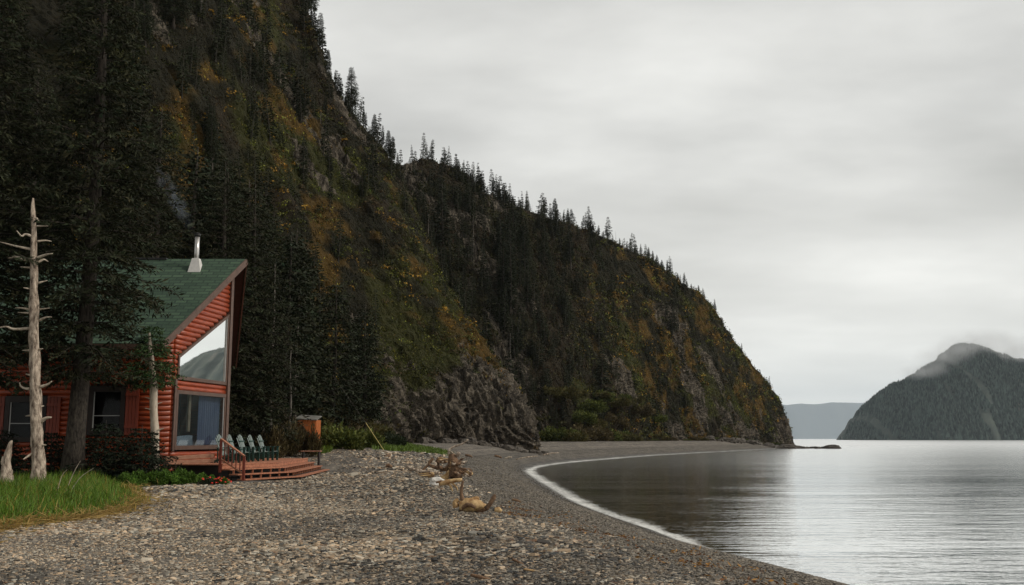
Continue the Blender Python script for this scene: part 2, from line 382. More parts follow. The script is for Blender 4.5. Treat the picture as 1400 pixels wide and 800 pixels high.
tag(wm.build('water', M['water']), 'calm silvery bay water reflecting the overcast sky', 'water', kind='structure')

# foam where the water meets the shingle
def mk_foam():
    m, nt, b = new_mat('foam'); co = coords(nt)
    at = N(nt, 'ShaderNodeAttribute', attribute_name='Col'); sp = N(nt, 'ShaderNodeSeparateColor'); nt.links.new(at.outputs['Color'], sp.inputs[0])
    n1 = noise_n(nt, co, 4.5, 9, 0.8); k = math_n(nt, 'ADD', math_n(nt, 'MULTIPLY', sp.outputs[0], 0.5), math_n(nt, 'MULTIPLY', n1, 1.3))
    al = ramp(nt, math_n(nt, 'MULTIPLY', k, 0.7), [(0.60, (0, 0, 0)), (0.84, (1, 1, 1))]); nt.links.new(al, b.inputs['Alpha'])
    b.inputs['Base Color'].default_value = (0.78, 0.78, 0.75, 1); b.inputs['Roughness'].default_value = 0.7
    bump(nt, b, n1, 0.05); return m
M['foam'] = mk_foam()
seg = shore_s[(shore_s[:, 1] > 5) & (shore_s[:, 1] < 330) & (np.arange(len(shore_s)) < 96)]
seg = cr(seg, 6)
tg = np.gradient(seg, axis=0); tg /= np.linalg.norm(tg, axis=1)[:, None]; nm = np.stack([tg[:, 1], -tg[:, 0]], 1)
off = np.linspace(-0.8, 1.9, 9); wv = 0.55 + 0.5 * fbm(seg[:, 0] / 2.2, seg[:, 1] / 2.2, 0, 3, 41) + 0.3 * sstep(30, 45, seg[:, 1]) * (1 - sstep(80, 110, seg[:, 1])) + 0.35 * sstep(35, 80, seg[:, 1])
FV = []; FC = []
for j, o_ in enumerate(off):
    p = seg + nm * (o_ * wv)[:, None]; t = (j / 8.0); v = (math.exp(-((t - 0.33) / 0.25)**2) * (0.9 + 0.1 * sstep(24, 36, seg[:, 1]) * (1 - sstep(95, 130, seg[:, 1]))) * np.clip(0.95 + 0.5 * fbm(seg[:, 0] / 3, seg[:, 1] / 3, 3, 3, 52), 0.9, 1.1))[:, None]
    FV.append(np.column_stack([p, np.maximum(ground_z(p[:, 0], p[:, 1]), 0) + 0.03])); FC.append(np.ones((len(p), 3)) * v)
FV = np.stack(FV, 1); FC = np.stack(FC, 1)
fo = link('foam', np_mesh('foam', FV.reshape(-1, 3), grid_quads(len(seg), 9), col=FC.reshape(-1, 3), smooth=True), M['foam'])
tag(fo, 'white foam line where small waves wash the shingle', 'foam', kind='stuff')

# ------------------------------------------------------------------ loose slates
def slabs(P, size, asp, thick, tilt, col, rng):
    n = len(P); k = 6
    a = (np.arange(k) * 2 * pi / k)[None] + rng.uniform(-0.35, 0.35, (n, k)); r = rng.uniform(0.75, 1.15, (n, k))
    lx = np.cos(a) * r * size[:, None] * 0.5; ly = np.sin(a) * r * size[:, None] * 0.5 * asp[:, None]
    rz = rng.uniform(0, 2 * pi, n); c, s = np.cos(rz)[:, None], np.sin(rz)[:, None]
    x = lx * c - ly * s; y = lx * s + ly * c
    tx = rng.normal(0, 1, n) * tilt; ty = rng.normal(0, 1, n) * tilt
    zt = x * tx[:, None] + y * ty[:, None]
    top = np.stack([x * 0.86, y * 0.86, zt * 0.86 + thick[:, None] * (0.75 + 0.25 * rng.uniform(size=(n, k)))], -1)
    bot = np.stack([x, y, zt - 0.03], -1)
    V = np.concatenate([top, bot], 1) + P[:, None]
    q = [(0, 1, 2, 3), (0, 3, 4, 5)] + [(k + j, k + (j + 1) % k, (j + 1) % k, j) for j in range(k)]
    Q = (np.arange(n)[:, None, None] * 2 * k + np.array(q)[None]).reshape(-1, 4)
    return V.reshape(-1, 3), Q, np.repeat(col, 2 * k, axis=0)
def scatter_zone(y0, y1, dens, smin, smax, rng, crest=None):
    A = 0.53 * (y1**2 - y0**2) + 6 * (y1 - y0) * 0; n = int(A * dens * 1.0)
    yy = np.sqrt(rng.uniform(y0**2, y1**2, n)); xx = yy * rng.uniform(-0.53, 0.42, n)
    return xx, yy
SV = []; SQ = []; SC = []; off_ = 0
rs = np.random.default_rng(5)
for (y0, y1, dens, s0, s1) in ((9.3, 16, 760, 0.022, 0.10), (16, 26, 380, 0.032, 0.11), (26, 42, 110, 0.06, 0.15), (42, 66, 34, 0.09, 0.2), (66, 100, 7, 0.12, 0.26)):
    xx, yy = scatter_zone(y0, y1, dens, s0, s1, rs)
    d = dist_line(shore_s[:60], xx, yy); ins = inside(land_poly, xx, yy)
    crest = np.exp(-((d - 8.5) / 2.6)**2)
    fine = fbm(xx / 2.2, yy / 2.2, 0, 3, 77)
    keep = ins & (d > 6.6 + rs.uniform(-0.8, 1.2, len(xx))) & (rs.uniform(size=len(xx)) < 0.8 - 0.35 * (fine > 0.12) + 0.4 * crest)
    keep &= ~((xx < -8.9) & (yy > 36.6) & (yy < 53)) & ~((d > 24) & (yy > 53)) & ~((d > 7 + 60 / yy * 4) & (yy > 66))
    xx, yy, d, crest = xx[keep], yy[keep], d[keep], crest[keep]; n = len(xx)
    size = np.exp(rs.normal(math.log((s0 * s1)**0.5), 0.42, n)); size = np.clip(size, s0 * 0.8, s1 * 1.2) * (0.75 + 0.5 * sstep(-0.2, 0.3, fbm(xx / 2.5, yy / 2.5, 0, 2, 71))) * (1 + 0.25 * crest)
    size[rs.uniform(size=n) < 0.004] *= 2.0
    z = ground_z(xx, yy)
    t = rs.uniform(size=(n, 1)); tone = np.clip(rs.normal(0.45, 0.34, n) + 0.42 * fbm(xx / 3.5, yy / 2.2, 0, 3, 8) - 0.13 * crest, 0, 1)[:, None]
    c = (1 - tone) * np.array([0.035, 0.032, 0.028]) + tone**1.25 * np.array([0.66, 0.54, 0.40])
    c = c * (1 + (t - 0.5) * np.array([0.3, 0.0, -0.3]))
    rust = rs.uniform(size=n) < 0.025; c[rust] = c[rust] * 0.5 + np.array([0.2, 0.08, 0.02]) * 0.6
    v, q, cc = slabs(np.column_stack([xx, yy, z]), size, rs.uniform(0.3, 0.75, n), size * rs.uniform(0.07, 0.2, n), 0.16, c, rs)
    SV.append(v); SQ.append(q + off_); SC.append(cc); off_ += len(v)
# fine pebbles of the foreshore
for (y0, y1, dens) in ((12, 24, 420), (24, 40, 150), (40, 62, 40), (62, 110, 9)):
    xx, yy = scatter_zone(y0, y1, dens, 0, 0, rs); d = dist_line(shore_s[:60], xx, yy)
    keep = inside(land_poly, xx, yy) & (d < 8.5) & (d > 0.3 + rs.uniform(0, 0.7, len(xx))) & (rs.uniform(size=len(xx)) < 0.75 + 0.8 * fbm(xx / 1.7, yy / 1.7, 0, 3, 88)); xx, yy, d = xx[keep], yy[keep], d[keep]; n = len(xx)
    tone = np.clip(rs.normal(0.36, 0.2, n), 0, 1)[:, None] * (0.45 + 0.55 * sstep(0.8, 2.5, d))[:, None]
    c = (1 - tone) * np.array([0.03, 0.027, 0.024]) + tone * np.array([0.42, 0.36, 0.28])
    size = rs.uniform(0.025, 0.06, n) * (1 + y0 / 50)
    v, q, cc = slabs(np.column_stack([xx, yy, ground_z(xx, yy)]), size, rs.uniform(0.5, 0.95, n), size * rs.uniform(0.15, 0.4, n), 0.12, c, rs)
    SV.append(v); SQ.append(q + off_); SC.append(cc); off_ += len(v)
print('stones', off_ // 12)
tag(link('loose_gravel', np_mesh('loose_gravel', np.vstack(SV), np.vstack(SQ), col=np.vstack(SC)), M['stone']), 'loose flat slate shingle covering the upper beach', 'gravel', kind='stuff')
# ------------------------------------------------------------------ hills
def up_grid(C, kr, kc):
    """smooth interpolation of a control grid (rows, cols, 3)"""
    A = np.stack([cr(C[:, j], kr) for j in range(C.shape[1])], 1)
    return np.stack([cr(A[i], kc) for i in range(A.shape[0])], 0)
def normals(Pg):
    du = np.gradient(Pg, axis=1); dv = np.gradient(Pg, axis=0)
    n = np.cross(du, dv); return n / (np.linalg.norm(n, axis=2)[..., None] + 1e-9)
def smooth_n(n, k):
    for _ in range(k):
        n = n.copy(); n[1:-1, 1:-1] = (n[1:-1, 1:-1] * 2 + n[:-2, 1:-1] + n[2:, 1:-1] + n[1:-1, :-2] + n[1:-1, 2:]) / 6
    return n / (np.linalg.norm(n, axis=2)[..., None] + 1e-9)
def craggy(Pg, amp, sc, sd, cliff=None, gul=1.5):
    """rock relief: buttresses and tilted strata"""
    n = smooth_n(normals(Pg), 12)
    x, y, z = Pg[..., 0], Pg[..., 1], Pg[..., 2]
    # strata direction leans to the left as it rises
    a = (x + 0.45 * z) / sc; b = y / sc; c = (z - 0.3 * x) / sc
    d = 0.75 * fbm(a, b, c * 0.35, 3, sd) + 0.55 * ridge(a * 2.3, b * 2.3, c * 0.8, 3, sd + 3) + 0.28 * ridge(a * 7, b * 7, c * 2.2, 3, sd + 5)
    fine = 0.22 * ridge(a * 18, b * 18, c * 4.0, 3, sd + 9)
    d = d * amp + fine * amp
    if cliff is not None: d = d * (1 - 0.35 * cliff) + cliff * amp * 0.55 * ridge(a * 8, b * 8, c * 1.3, 4, sd + 21)
    # bedding slabs: sharp sawtooth ledges where the rock is bare
    wp = 1.2 * fbm(x / 6, y / 6, z / 9, 3, sd + 60)
    if cliff is not None:
        for fq, am in ((0.42, 0.9), (1.3, 0.34)):
            t_ = (x + 0.42 * z + 0.4 * y) * fq + wp * 2 + 0.8 * noise(x / 3, y / 3, z / 2.5, sd + 70); d = d + cliff * am * (t_ - np.floor(t_) - 0.5)
            t_ = (z - 0.35 * x) * fq * 0.55 + wp; d = d + cliff * am * 0.28 * (t_ - np.floor(t_) - 0.5)
    # gullies running down the slope
    d = d + gul * ridge((x + 0.25 * z) / 26 + 0.5 * wp, y / 40, z / 120, 3, sd + 80)
    j = np.stack([noise(x * 2.1, y * 2.1, z * 2.1, sd + 40 + i) for i in range(3)], -1) * 0.16
    return Pg + n * d[..., None] + j, n

# near hill: contour rows, silhouette column read off the photo
SIL1 = [(744, 613, 114), (742, 585, 115), (733, 556, 117), (712, 520, 120), (690, 480, 124), (664, 440, 127), (640, 402, 131), (612, 350, 136), (588, 300, 141), (566, 248, 145),
        (545, 214, 149), (508, 176, 153), (474, 138, 157), (444, 100, 160), (408, 55, 165), (388, 5, 169), (350, -60, 176), (300, -130, 186), (240, -190, 200)]
sil = np.array([W(a, b, c * 1.27) for a, b, c in SIL1]); sil[0, 2] = 1.2
rows_z = np.array([0.6, 3.5, 7.5, 11.5, 16.5, 23, 30.5, 39.5, 49.5, 61, 74, 89, 107, 127])
sx = np.interp(rows_z, sil[:, 2], sil[:, 0]); sy = np.interp(rows_z, sil[:, 2], sil[:, 1])
def colpts(foot, dirv, slope, cl=7.0):
    out = []
    for z in rows_z:
        o = 0.22 * min(z, cl) + max(z - cl, 0) / math.tan(radians(slope))
        out.append((foot[0] + dirv[0] * o, foot[1] + dirv[1] * o, z))
    return out
feet = [((-190, 30), (-0.15, 1), 50), ((-110, 58), (-0.2, 1), 50), ((-80, 68), (-0.2, 1), 52), ((-58, 76), (-0.2, 1), 54), ((-42, 84), (-0.25, 0.97), 56), ((-32, 96), (-0.35, 0.94), 57), ((-24.5, 111), (-0.42, 0.9), 57),
        ((-18, 125), (-0.5, 0.86), 56), ((-11, 135), (-0.55, 0.84), 55), ((-4.2, 140.5), (-0.6, 0.8), 54)]
cols = [colpts(*f) for f in feet]
S0 = np.column_stack([sx, sy, rows_z]); cols.append([tuple(p) for p in S0])
cols.append([(x - 1.5 - 0.02 * z, y + 14, z * 0.97) for x, y, z in S0]); cols.append([(x - 14 - 0.1 * z, y + 34, z * 0.9) for x, y, z in S0]); cols.append([(x - 45, y + 60, z * 0.75) for x, y, z in S0])
C1 = np.array(cols, float).transpose(1, 0, 2)
C1 = C1[:, ::-1]  # so normals face out
H1 = up_grid(C1, 32, 34)
def rockmask1(P):
    x, y, z = P[..., 0], P[..., 1], P[..., 2]
    n1 = fbm((x + .45 * z) / 9, y / 9, z / 14, 4, 31)
    base = sstep(-21, -14, x) * (1 - sstep(10.0, 17.0, z + 9 * n1 - 0.10 * (x + 5) + 3 * noise(x / 3, y / 3, z / 4, 39)))
    up = sstep(0.26, 0.38, n1) * sstep(-60, -35, x)
    return np.clip(np.maximum(base, up * 0.9), 0, 1)
cl1 = rockmask1(H1)
D1, n1_ = craggy(H1, 2.1, 17.0, 3, cl1)

RD = [(470, 205, 252), (520, 214, 260), (553, 222, 267), (578, 214, 273), (600, 222, 278), (620, 227, 282), (648, 232, 287), (672, 252, 291), (700, 266, 295), (730, 282, 299), (760, 292, 303), (800, 305, 308),
      (840, 325, 314), (880, 349, 321), (922, 371, 331), (957, 396, 339), (987, 430, 347), (1014, 466, 355), (1038, 502, 363), (1056, 528, 368), (1068, 556, 371)]
FTP = [(350, 200), (430, 202), (500, 205), (570, 208), (630, 211), (680, 215), (720, 219), (745, 223), (765, 227), (790, 233), (815, 243), (845, 256), (875, 270), (905, 284), (935, 298), (965, 311), (992, 324), (1018, 337), (1042, 350), (1060, 359), (1074, 366)]
FT = [((a - 700) / 1346 * b, b) for a, b in FTP]
prof = [(0, 0), (0.02, 0.06), (0.07, 0.16), (0.15, 0.28), (0.26, 0.41), (0.39, 0.54), (0.54, 0.68), (0.70, 0.81), (0.86, 0.925), (1.0, 1.0)]
cols = []
for (px, py, Yd), (fx, fy) in zip(RD, FT):
    t = W(px, py, Yd); cp = []
    for h, v in prof: cp.append((fx + (t[0] - fx) * h, fy + (t[1] - fy) * h, 0.8 + (t[2] - 0.8) * v))
    cp.append((t[0] - 2, t[1] + 10, t[2] - 1.5)); cp.append((t[0] - 8, t[1] + 30, t[2] * 0.72)); cp.append((t[0] - 20, t[1] + 60, 0))
    cols.append(cp)
t = W(1064, 563, 366)
cp = [(103 + 0, 374, 0.5)] + [(103 + (t[0] - 4 - 103) * h, 374 + 6 * h, 0.5 + (t[2] * 0.96 - 0.5) * v) for h, v in prof[1:]] + [(t[0] - 8, 390, t[2] * 0.9), (t[0] - 14, 405, t[2] * 0.6), (t[0] - 20, 425, 0)]
cols.append(cp)
cols.append([(96 - 3 * i, 386 + 3 * i, 0.3 + min(v, 1) * 16) for i, v in enumerate([q[1] for q in prof] + [0.9, 0.6, 0.0])])
cols.append([(78 - 3 * i, 394 + 3 * i, 0.3 + min(v, 1) * 14) for i, v in enumerate([q[1] for q in prof] + [0.9, 0.6, 0.0])])
C2 = np.array(cols, float).transpose(1, 0, 2)[:, ::-1]
H2 = up_grid(C2, 28, 26)
def rockmask2(P):
    x, y, z = P[..., 0], P[..., 1], P[..., 2]
    n1 = fbm((x + .4 * z) / 13, y / 13, z / 20, 4, 61)
    crest = sstep(58, 72, z) * sstep(-40, -25, x) * (1 - sstep(-2, 10, x)) * 0.35
    tip_ = sstep(55, 95, x) * 0.22
    return np.clip(sstep(0.24, 0.40, n1 + crest + tip_) + sstep(88, 99, x) * (1 - sstep(6, 16, z)), 0, 1)
cl2 = rockmask2(H2)
D2, n2_ = craggy(H2, 2.4, 24.0, 8, cl2, 3.0)
print('hills', D1.shape, D2.shape)

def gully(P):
    """fold between the two hills and the lower flank, grown over with conifers"""
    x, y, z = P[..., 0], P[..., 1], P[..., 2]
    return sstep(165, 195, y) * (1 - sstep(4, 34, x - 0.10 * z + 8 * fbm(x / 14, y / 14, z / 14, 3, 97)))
def vegcol(P, seed=0):
    """species colour patches: dead orange grass, green brush, dark conifer scrub, grey twigs"""
    x, y, z = P[..., 0], P[..., 1], P[..., 2]
    a = fbm(x / 11, y / 11, z / 9, 4, 91 + seed); b = fbm(x / 5, y / 5, z / 5, 3, 92 + seed); c = fbm(x / 16, y / 16, z / 16, 3, 93 + seed)
    dark = np.array([0.020, 0.019, 0.008]); green = np.array([0.085, 0.092, 0.014]); org = np.array([0.25, 0.14, 0.022]); twig = np.array([0.052, 0.034, 0.017])
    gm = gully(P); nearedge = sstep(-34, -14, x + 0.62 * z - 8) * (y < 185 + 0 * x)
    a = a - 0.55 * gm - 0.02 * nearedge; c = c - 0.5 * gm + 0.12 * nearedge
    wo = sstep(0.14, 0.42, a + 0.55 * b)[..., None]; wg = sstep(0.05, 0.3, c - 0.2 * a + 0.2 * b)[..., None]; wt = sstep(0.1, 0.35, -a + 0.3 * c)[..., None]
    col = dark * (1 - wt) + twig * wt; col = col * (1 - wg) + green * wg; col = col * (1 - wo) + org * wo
    return col
def mk_hill():
    m, nt, b = new_mat('hill_rock_and_moss')
    at = N(nt, 'ShaderNodeAttribute', attribute_name='Col'); rk = N(nt, 'ShaderNodeAttribute', attribute_name='rock')
    co = coords(nt, (1.0, 1.0, 0.28), (0, 0.42, 0)); co1 = coords(nt)
    f = noise_n(nt, co, 1.1, 8, 0.7); f2 = noise_n(nt, co, 0.25, 4, 0.6); f3 = noise_n(nt, co1, 2.5, 6, 0.7)
    rock = ramp(nt, f, [(0.36, (0.012, 0.010, 0.008)), (0.46, (0.075, 0.062, 0.046)), (0.58, (0.22, 0.185, 0.14)), (0.76, (0.42, 0.37, 0.30))])
    vc = N(nt, 'ShaderNodeTexVoronoi', feature='DISTANCE_TO_EDGE'); vc.inputs['Scale'].default_value = 0.9
    wv_ = N(nt, 'ShaderNodeVectorMath', operation='MULTIPLY_ADD'); nz_ = N(nt, 'ShaderNodeTexNoise'); nz_.inputs['Scale'].default_value = 1.2; nz_.inputs['Detail'].default_value = 5; nt.links.new(co, nz_.inputs['Vector'])
    nt.links.new(nz_.outputs['Color'], wv_.inputs[0]); wv_.inputs[1].default_value = (1.3, 1.3, 1.3); nt.links.new(co, wv_.inputs[2]); nt.links.new(wv_.outputs[0], vc.inputs['Vector'])
    crack = ramp(nt, vc.outputs['Distance'], [(0.0, (0.12, 0.12, 0.12)), (0.10, (1, 1, 1))])
    rock = mixc(nt, 1.0, rock, crack, 'MULTIPLY')
    rock = mixc(nt, 0.3, rock, ramp(nt, f2, [(0.35, (0.06, 0.05, 0.04)), (0.65, (0.26, 0.22, 0.17))]))
    veg = mixc(nt, 0.65, at.outputs['Color'], ramp(nt, f3, [(0.3, (0.005, 0.005, 0.003)), (0.55, (0.025, 0.022, 0.010)), (0.75, (0.08, 0.055, 0.02))]))
    k = math_n(nt, 'ADD', rk.outputs['Fac'], math_n(nt, 'MULTIPLY', math_n(nt, 'SUBTRACT', f3, 0.5), 1.4))
    k = ramp(nt, k, [(0.4, (0, 0, 0)), (0.55, (1, 1, 1))])
    nt.links.new(mixc(nt, k, veg, rock), b.inputs['Base Color'])
    b.inputs['Roughness'].default_value = 0.85; b.inputs['Specular IOR Level'].default_value = 0.2
    bump(nt, b, math_n(nt, 'ADD', f, math_n(nt, 'MULTIPLY', f3, 0.6)), 1.3, 1.0); return m
M['hill'] = mk_hill()
def hill_obj(D, rock, label):
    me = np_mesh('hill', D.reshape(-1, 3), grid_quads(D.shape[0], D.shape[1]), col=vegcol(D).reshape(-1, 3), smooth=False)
    a = me.attributes.new('rock', 'FLOAT', 'POINT'); a.data.foreach_set('value', rock.ravel().astype(np.float32))
    return tag(link('hill', me, M['hill']), label, 'hill', kind='structure')
hill_obj(D1, cl1, 'steep wooded hill with a grey rock cliff at its foot')
hill_obj(D2, cl2, 'craggy headland running down to the bay with small spruces on its ridge')

def sample_surf(D, n, rng, sel=None):
    """random points on a grid surface by area -> point, normal, (i,j)"""
    a = D[:-1, :-1]; b = D[:-1, 1:]; c = D[1:, :-1]
    ar = np.linalg.norm(np.cross(b - a, c - a), axis=2)
    if sel is not None: ar = ar * sel[:-1, :-1]
    p = ar.ravel() / ar.sum(); idx = rng.choice(len(p), n, p=p); i, j = np.unravel_index(idx, ar.shape)
    u = rng.uniform(size=(n, 1)); v = rng.uniform(size=(n, 1))
    P = a[i, j] + (b - a)[i, j] * u + (c - a)[i, j] * v
    return P, i, j
def undergrowth(D, nrm, rock, n, k, L, Wd, R, rng, seed, back=0):
    sx_, sy_ = proj(D); vis = ((sx_ > -80) & (sx_ < 1500) & (sy_ > -80)).astype(float)
    facing = (-(D * nrm).sum(2)) ; s = (nrm[..., 1] < 0.75).astype(float)
    P, i, j = sample_surf(D, n, rng, vis * np.clip(1.12 - rock, 0, 1) * s * (0.3 + 0.7 * (fbm(D[..., 0] / 4, D[..., 1] / 4, D[..., 2] / 4, 2, 5) > -0.15)))
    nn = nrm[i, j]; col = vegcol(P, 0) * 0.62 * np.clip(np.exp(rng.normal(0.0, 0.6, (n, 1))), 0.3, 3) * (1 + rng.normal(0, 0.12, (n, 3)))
    size = np.clip(np.exp(rng.normal(0, 0.4, n)), 0.4, 2.0)
    org = col[:, 0] > 1.6 * col[:, 1]
    base = np.repeat(P, k, 0); N2 = np.repeat(nn, k, 0); sz = np.repeat(size, k)
    r = rdir(n * k, rng); up = np.array([0, 0, 1.0])
    o2 = np.repeat(org, k)[:, None]
    d = np.where(o2, N2 * 0.5 + r * 0.55 + np.array([0, 0, -0.25]), r * 0.8 + N2 * 0.45 + up * 0.45)
    base = base + r * (sz * R * rng.uniform(0.3, 1.0, n * k))[:, None] * np.array([1, 1, 0.8]) + N2 * (sz * R * 0.35)[:, None]
    wv = rdir(n * k, rng)
    V, Q, Cc = cards(base, d, wv, L * rng.uniform(0.5, 1.3, n * k), Wd * rng.uniform(0.5, 1.3, n * k), np.clip(np.repeat(col, k, 0) * np.clip(np.exp(rng.normal(-0.1, 0.65, (n * k, 1))), 0.25, 4.0), 0.003, 0.5))
    return np_mesh('undergrowth', V, Q, col=Cc)
ru = np.random.default_rng(21)
def crowns(D, nrm, rock, n, k, R, L, Wd, rng, tones):
    """rounded shrub crowns: leaf cards laid on uneven domes"""
    sx_, sy_ = proj(D); vis = ((sx_ > -80) & (sx_ < 1500) & (sy_ > -80)).astype(float); s = (nrm[..., 1] < 0.75)
    P, i, j = sample_surf(D, n, rng, vis * s * np.clip(1.05 - rock, 0, 1) * (0.15 + (fbm(D[..., 0] / 12, D[..., 1] / 12, D[..., 2] / 12, 3, 25) > -0.05)))
    n2 = nrm[i, j]; sz = R * np.clip(np.exp(rng.normal(0, 0.35, n)), 0.45, 2.0); t = np.array(tones)[rng.choice(len(tones), n, p=[0.34, 0.24, 0.2, 0.12, 0.1])] * rng.uniform(0.6, 1.35, (n, 1))
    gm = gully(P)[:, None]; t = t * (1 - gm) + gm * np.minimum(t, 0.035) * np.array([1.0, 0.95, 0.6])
    d = rdir(n * k, rng); up = np.repeat(n2 * 0.5 + np.array([0, 0, 0.6]), k, 0); d = np.where(((d * up).sum(1) < -0.25)[:, None], -d, d)
    rr = np.repeat(sz, k) * rng.uniform(0.7, 1.02, n * k) * (1 + 0.3 * noise(d[:, 0] * 2.2 + np.repeat(np.arange(n), k) * 3.7, d[:, 1] * 2.2, d[:, 2] * 2.2, 4))
    C = np.repeat(P + n2 * (sz * 0.35)[:, None], k, 0) + d * rr[:, None] * np.array([1, 1, 0.85])
    tg = np.cross(d, rdir(n * k, rng)) + 0.35 * rdir(n * k, rng); w2 = np.cross(d, tg) + 0.3 * rdir(n * k, rng)
    V, Q, Cc = cards(C, tg, w2, L * rng.uniform(0.5, 1.3, n * k), Wd * rng.uniform(0.6, 1.4, n * k), np.clip(np.repeat(t, k, 0) * rng.uniform(0.6, 1.5, (n * k, 1)), 0.003, 0.5))
    return np_mesh('shrubbery', V, Q, col=Cc)
TN = [(0.030, 0.034, 0.012), (0.065, 0.070, 0.015), (0.065, 0.044, 0.019), (0.13, 0.135, 0.022), (0.27, 0.155, 0.024)]
tag(link('shrubbery', crowns(D1, n1_, cl1, 3600, 110, 1.15, 0.42, 0.2, ru, TN), M['leaf']), 'rounded shrubs packed over the near hillside', 'shrubbery', kind='stuff')
tag(link('shrubbery', crowns(D2, n2_, cl2, 6500, 75, 1.6, 0.7, 0.34, ru, TN), M['leaf']), 'rounded shrubs packed over the headland', 'shrubbery', kind='stuff')
tag(link('undergrowth', undergrowth(D1, n1_, cl1, 26000, 22, 0.36, 0.13, 0.6, ru, 0), M['leaf']), 'moss, brush and dead orange grass covering the near hillside', 'undergrowth', kind='stuff')
tag(link('undergrowth', undergrowth(D2, n2_, cl2, 32000, 16, 0.55, 0.2, 0.9, ru, 0), M['leaf']), 'brown and olive brush covering the farther headland', 'undergrowth', kind='stuff')

# ------------------------------------------------------------------ conifers
def tube_grow(mb, pts, r0, r1, k=6, c=None): mb.tube(pts, np.linspace(r0, r1, len(pts)), k, c)
def spruce(seed, h, r, whorls, bpw, twigs, cardsper, tl, cw, base=0.12, sparse=0.0, droop=0.35, tone=(0.020, 0.024, 0.012), tr=None, trunk_k=8, wood=True, lean=0.0):
    rng = np.random.default_rng(seed)
    tr = tr or h * 0.016
    tm = MB(); zz = np.linspace(0, h, 14)
    tx = lean * (zz / h)**1.5 * h + 0.01 * h * np.sin(zz / h * 3 + seed); ty = 0.008 * h * np.cos(zz / h * 4 + seed)
    rad = tr * (1 - zz / h)**0.8 + 0.01; rad[0] *= 1.35
    tm.tube(np.column_stack([tx, ty, zz]), rad, trunk_k)
    cb = MB(); wd = MB()
    Ps = []; Ds = []; Ls = []; Ws = []; Cs = []
    for w in range(whorls):
        f = base + (1 - base) * (w + rng.uniform(-0.3, 0.3)) / whorls; f = min(max(f, base), 0.985); z = f * h
        Rr = r * (1 - (f - base) / (1 - base))**0.8 * min(1.0, 0.55 + 2.2 * (f - base)) + 0.15 * r * 0.3
        cx = np.interp(z, zz, tx); cy = np.interp(z, zz, ty); a0 = rng.uniform(0, 2 * pi)
        for b in range(bpw):
            if rng.uniform() < sparse: continue
            a = a0 + b * 2 * pi / bpw + rng.normal(0, 0.25); L = Rr * rng.uniform(0.6, 1.15)
            da = np.array([cos(a), sin(a), 0]); s = np.linspace(0, 1, 6)[:, None]
            drp = droop * rng.uniform(0.5, 1.4) * (1 - 0.8 * f)
            pts = np.array([cx, cy, z]) + da * L * s + np.array([0, 0, 1]) * L * (0.12 * s - drp * s**2 + 0.22 * drp * s**4)
            if wood and L > 0.4: wd.tube(pts, np.linspace(max(0.012 * L + 0.008, 0.012), 0.006, 6), 3, cap=False)
            nt_ = max(2, int(twigs * L / r + 1)); side = np.array([-sin(a), cos(a), 0])
            for q in range(nt_):
                t = 0.18 + 0.82 * (q + rng.uniform(0, 0.8)) / nt_; t = min(t, 1)
                p = np.array([np.interp(t, s[:, 0], pts[:, i]) for i in range(3)])
                sg = 1 if q % 2 else -1; ll = tl * (1.15 - 0.6 * t) * rng.uniform(0.6, 1.2) * (0.5 + 0.5 * L / r)
                d = side * sg * 0.8 + da * 0.75 + np.array([0, 0, -0.25 + rng.normal(0, 0.22)])
                d /= np.linalg.norm(d)
                if cardsper == 1:
                    Ps.append(p[None]); Ds.append(d[None]); Ls.append([ll]); Ws.append([cw])
                    Cs.append(np.array(tone)[None] * rng.uniform(0.6, 1.5))
                else:
                    u = np.linspace(0, 0.9, cardsper)[:, None] + rng.uniform(0, 0.1, (cardsper, 1)); pp = p + d * u * ll + np.array([0, 0, -0.12]) * u**2 * ll
                    dd = d[None] * 0.8 + rdir(cardsper, rng) * 0.65
                    Ps.append(pp); Ds.append(dd); Ls.append(ll * rng.uniform(0.3, 0.55, cardsper)); Ws.append(cw * rng.uniform(0.6, 1.3, cardsper))
                    Cs.append(np.array(tone)[None] * rng.uniform(0.5, 1.7) * rng.uniform(0.7, 1.3, (cardsper, 1)) * np.array([[1 + rng.normal(0, 0.12), 1, 1]]))
    # leader
    P = np.vstack(Ps); n = len(P)
    V, Q, Cc = cards(P, np.vstack(Ds), rdir(n, rng) + np.array([0, 0, 0.3]), np.concatenate(Ls), np.concatenate(Ws), np.clip(np.vstack(Cs), 0.004, 0.3))
    trm = tm.mesh('trunk', True)
    crm = np_mesh('crown', V, Q, col=Cc)
    wme = wd.mesh('limbs') if wood and wd.V else None
    return trm, crm, wme
def put_tree(name, meshes, loc, s, rz, label, cat, group=None, bark='bark', tilt=None):
    r = empty(name, loc, rz); r.scale = (s, s, s) if np.isscalar(s) else s
    tag(r, label, cat, group)
    if tilt: r.rotation_euler = (tilt[0], tilt[1], rz)
    link('trunk', meshes[0], M[bark], r)
    if meshes[1] is not None: link('crown', meshes[1], M['needle'], r)
    if len(meshes) > 2 and meshes[2] is not None: link('limbs', meshes[2], M[bark], r)
    return r
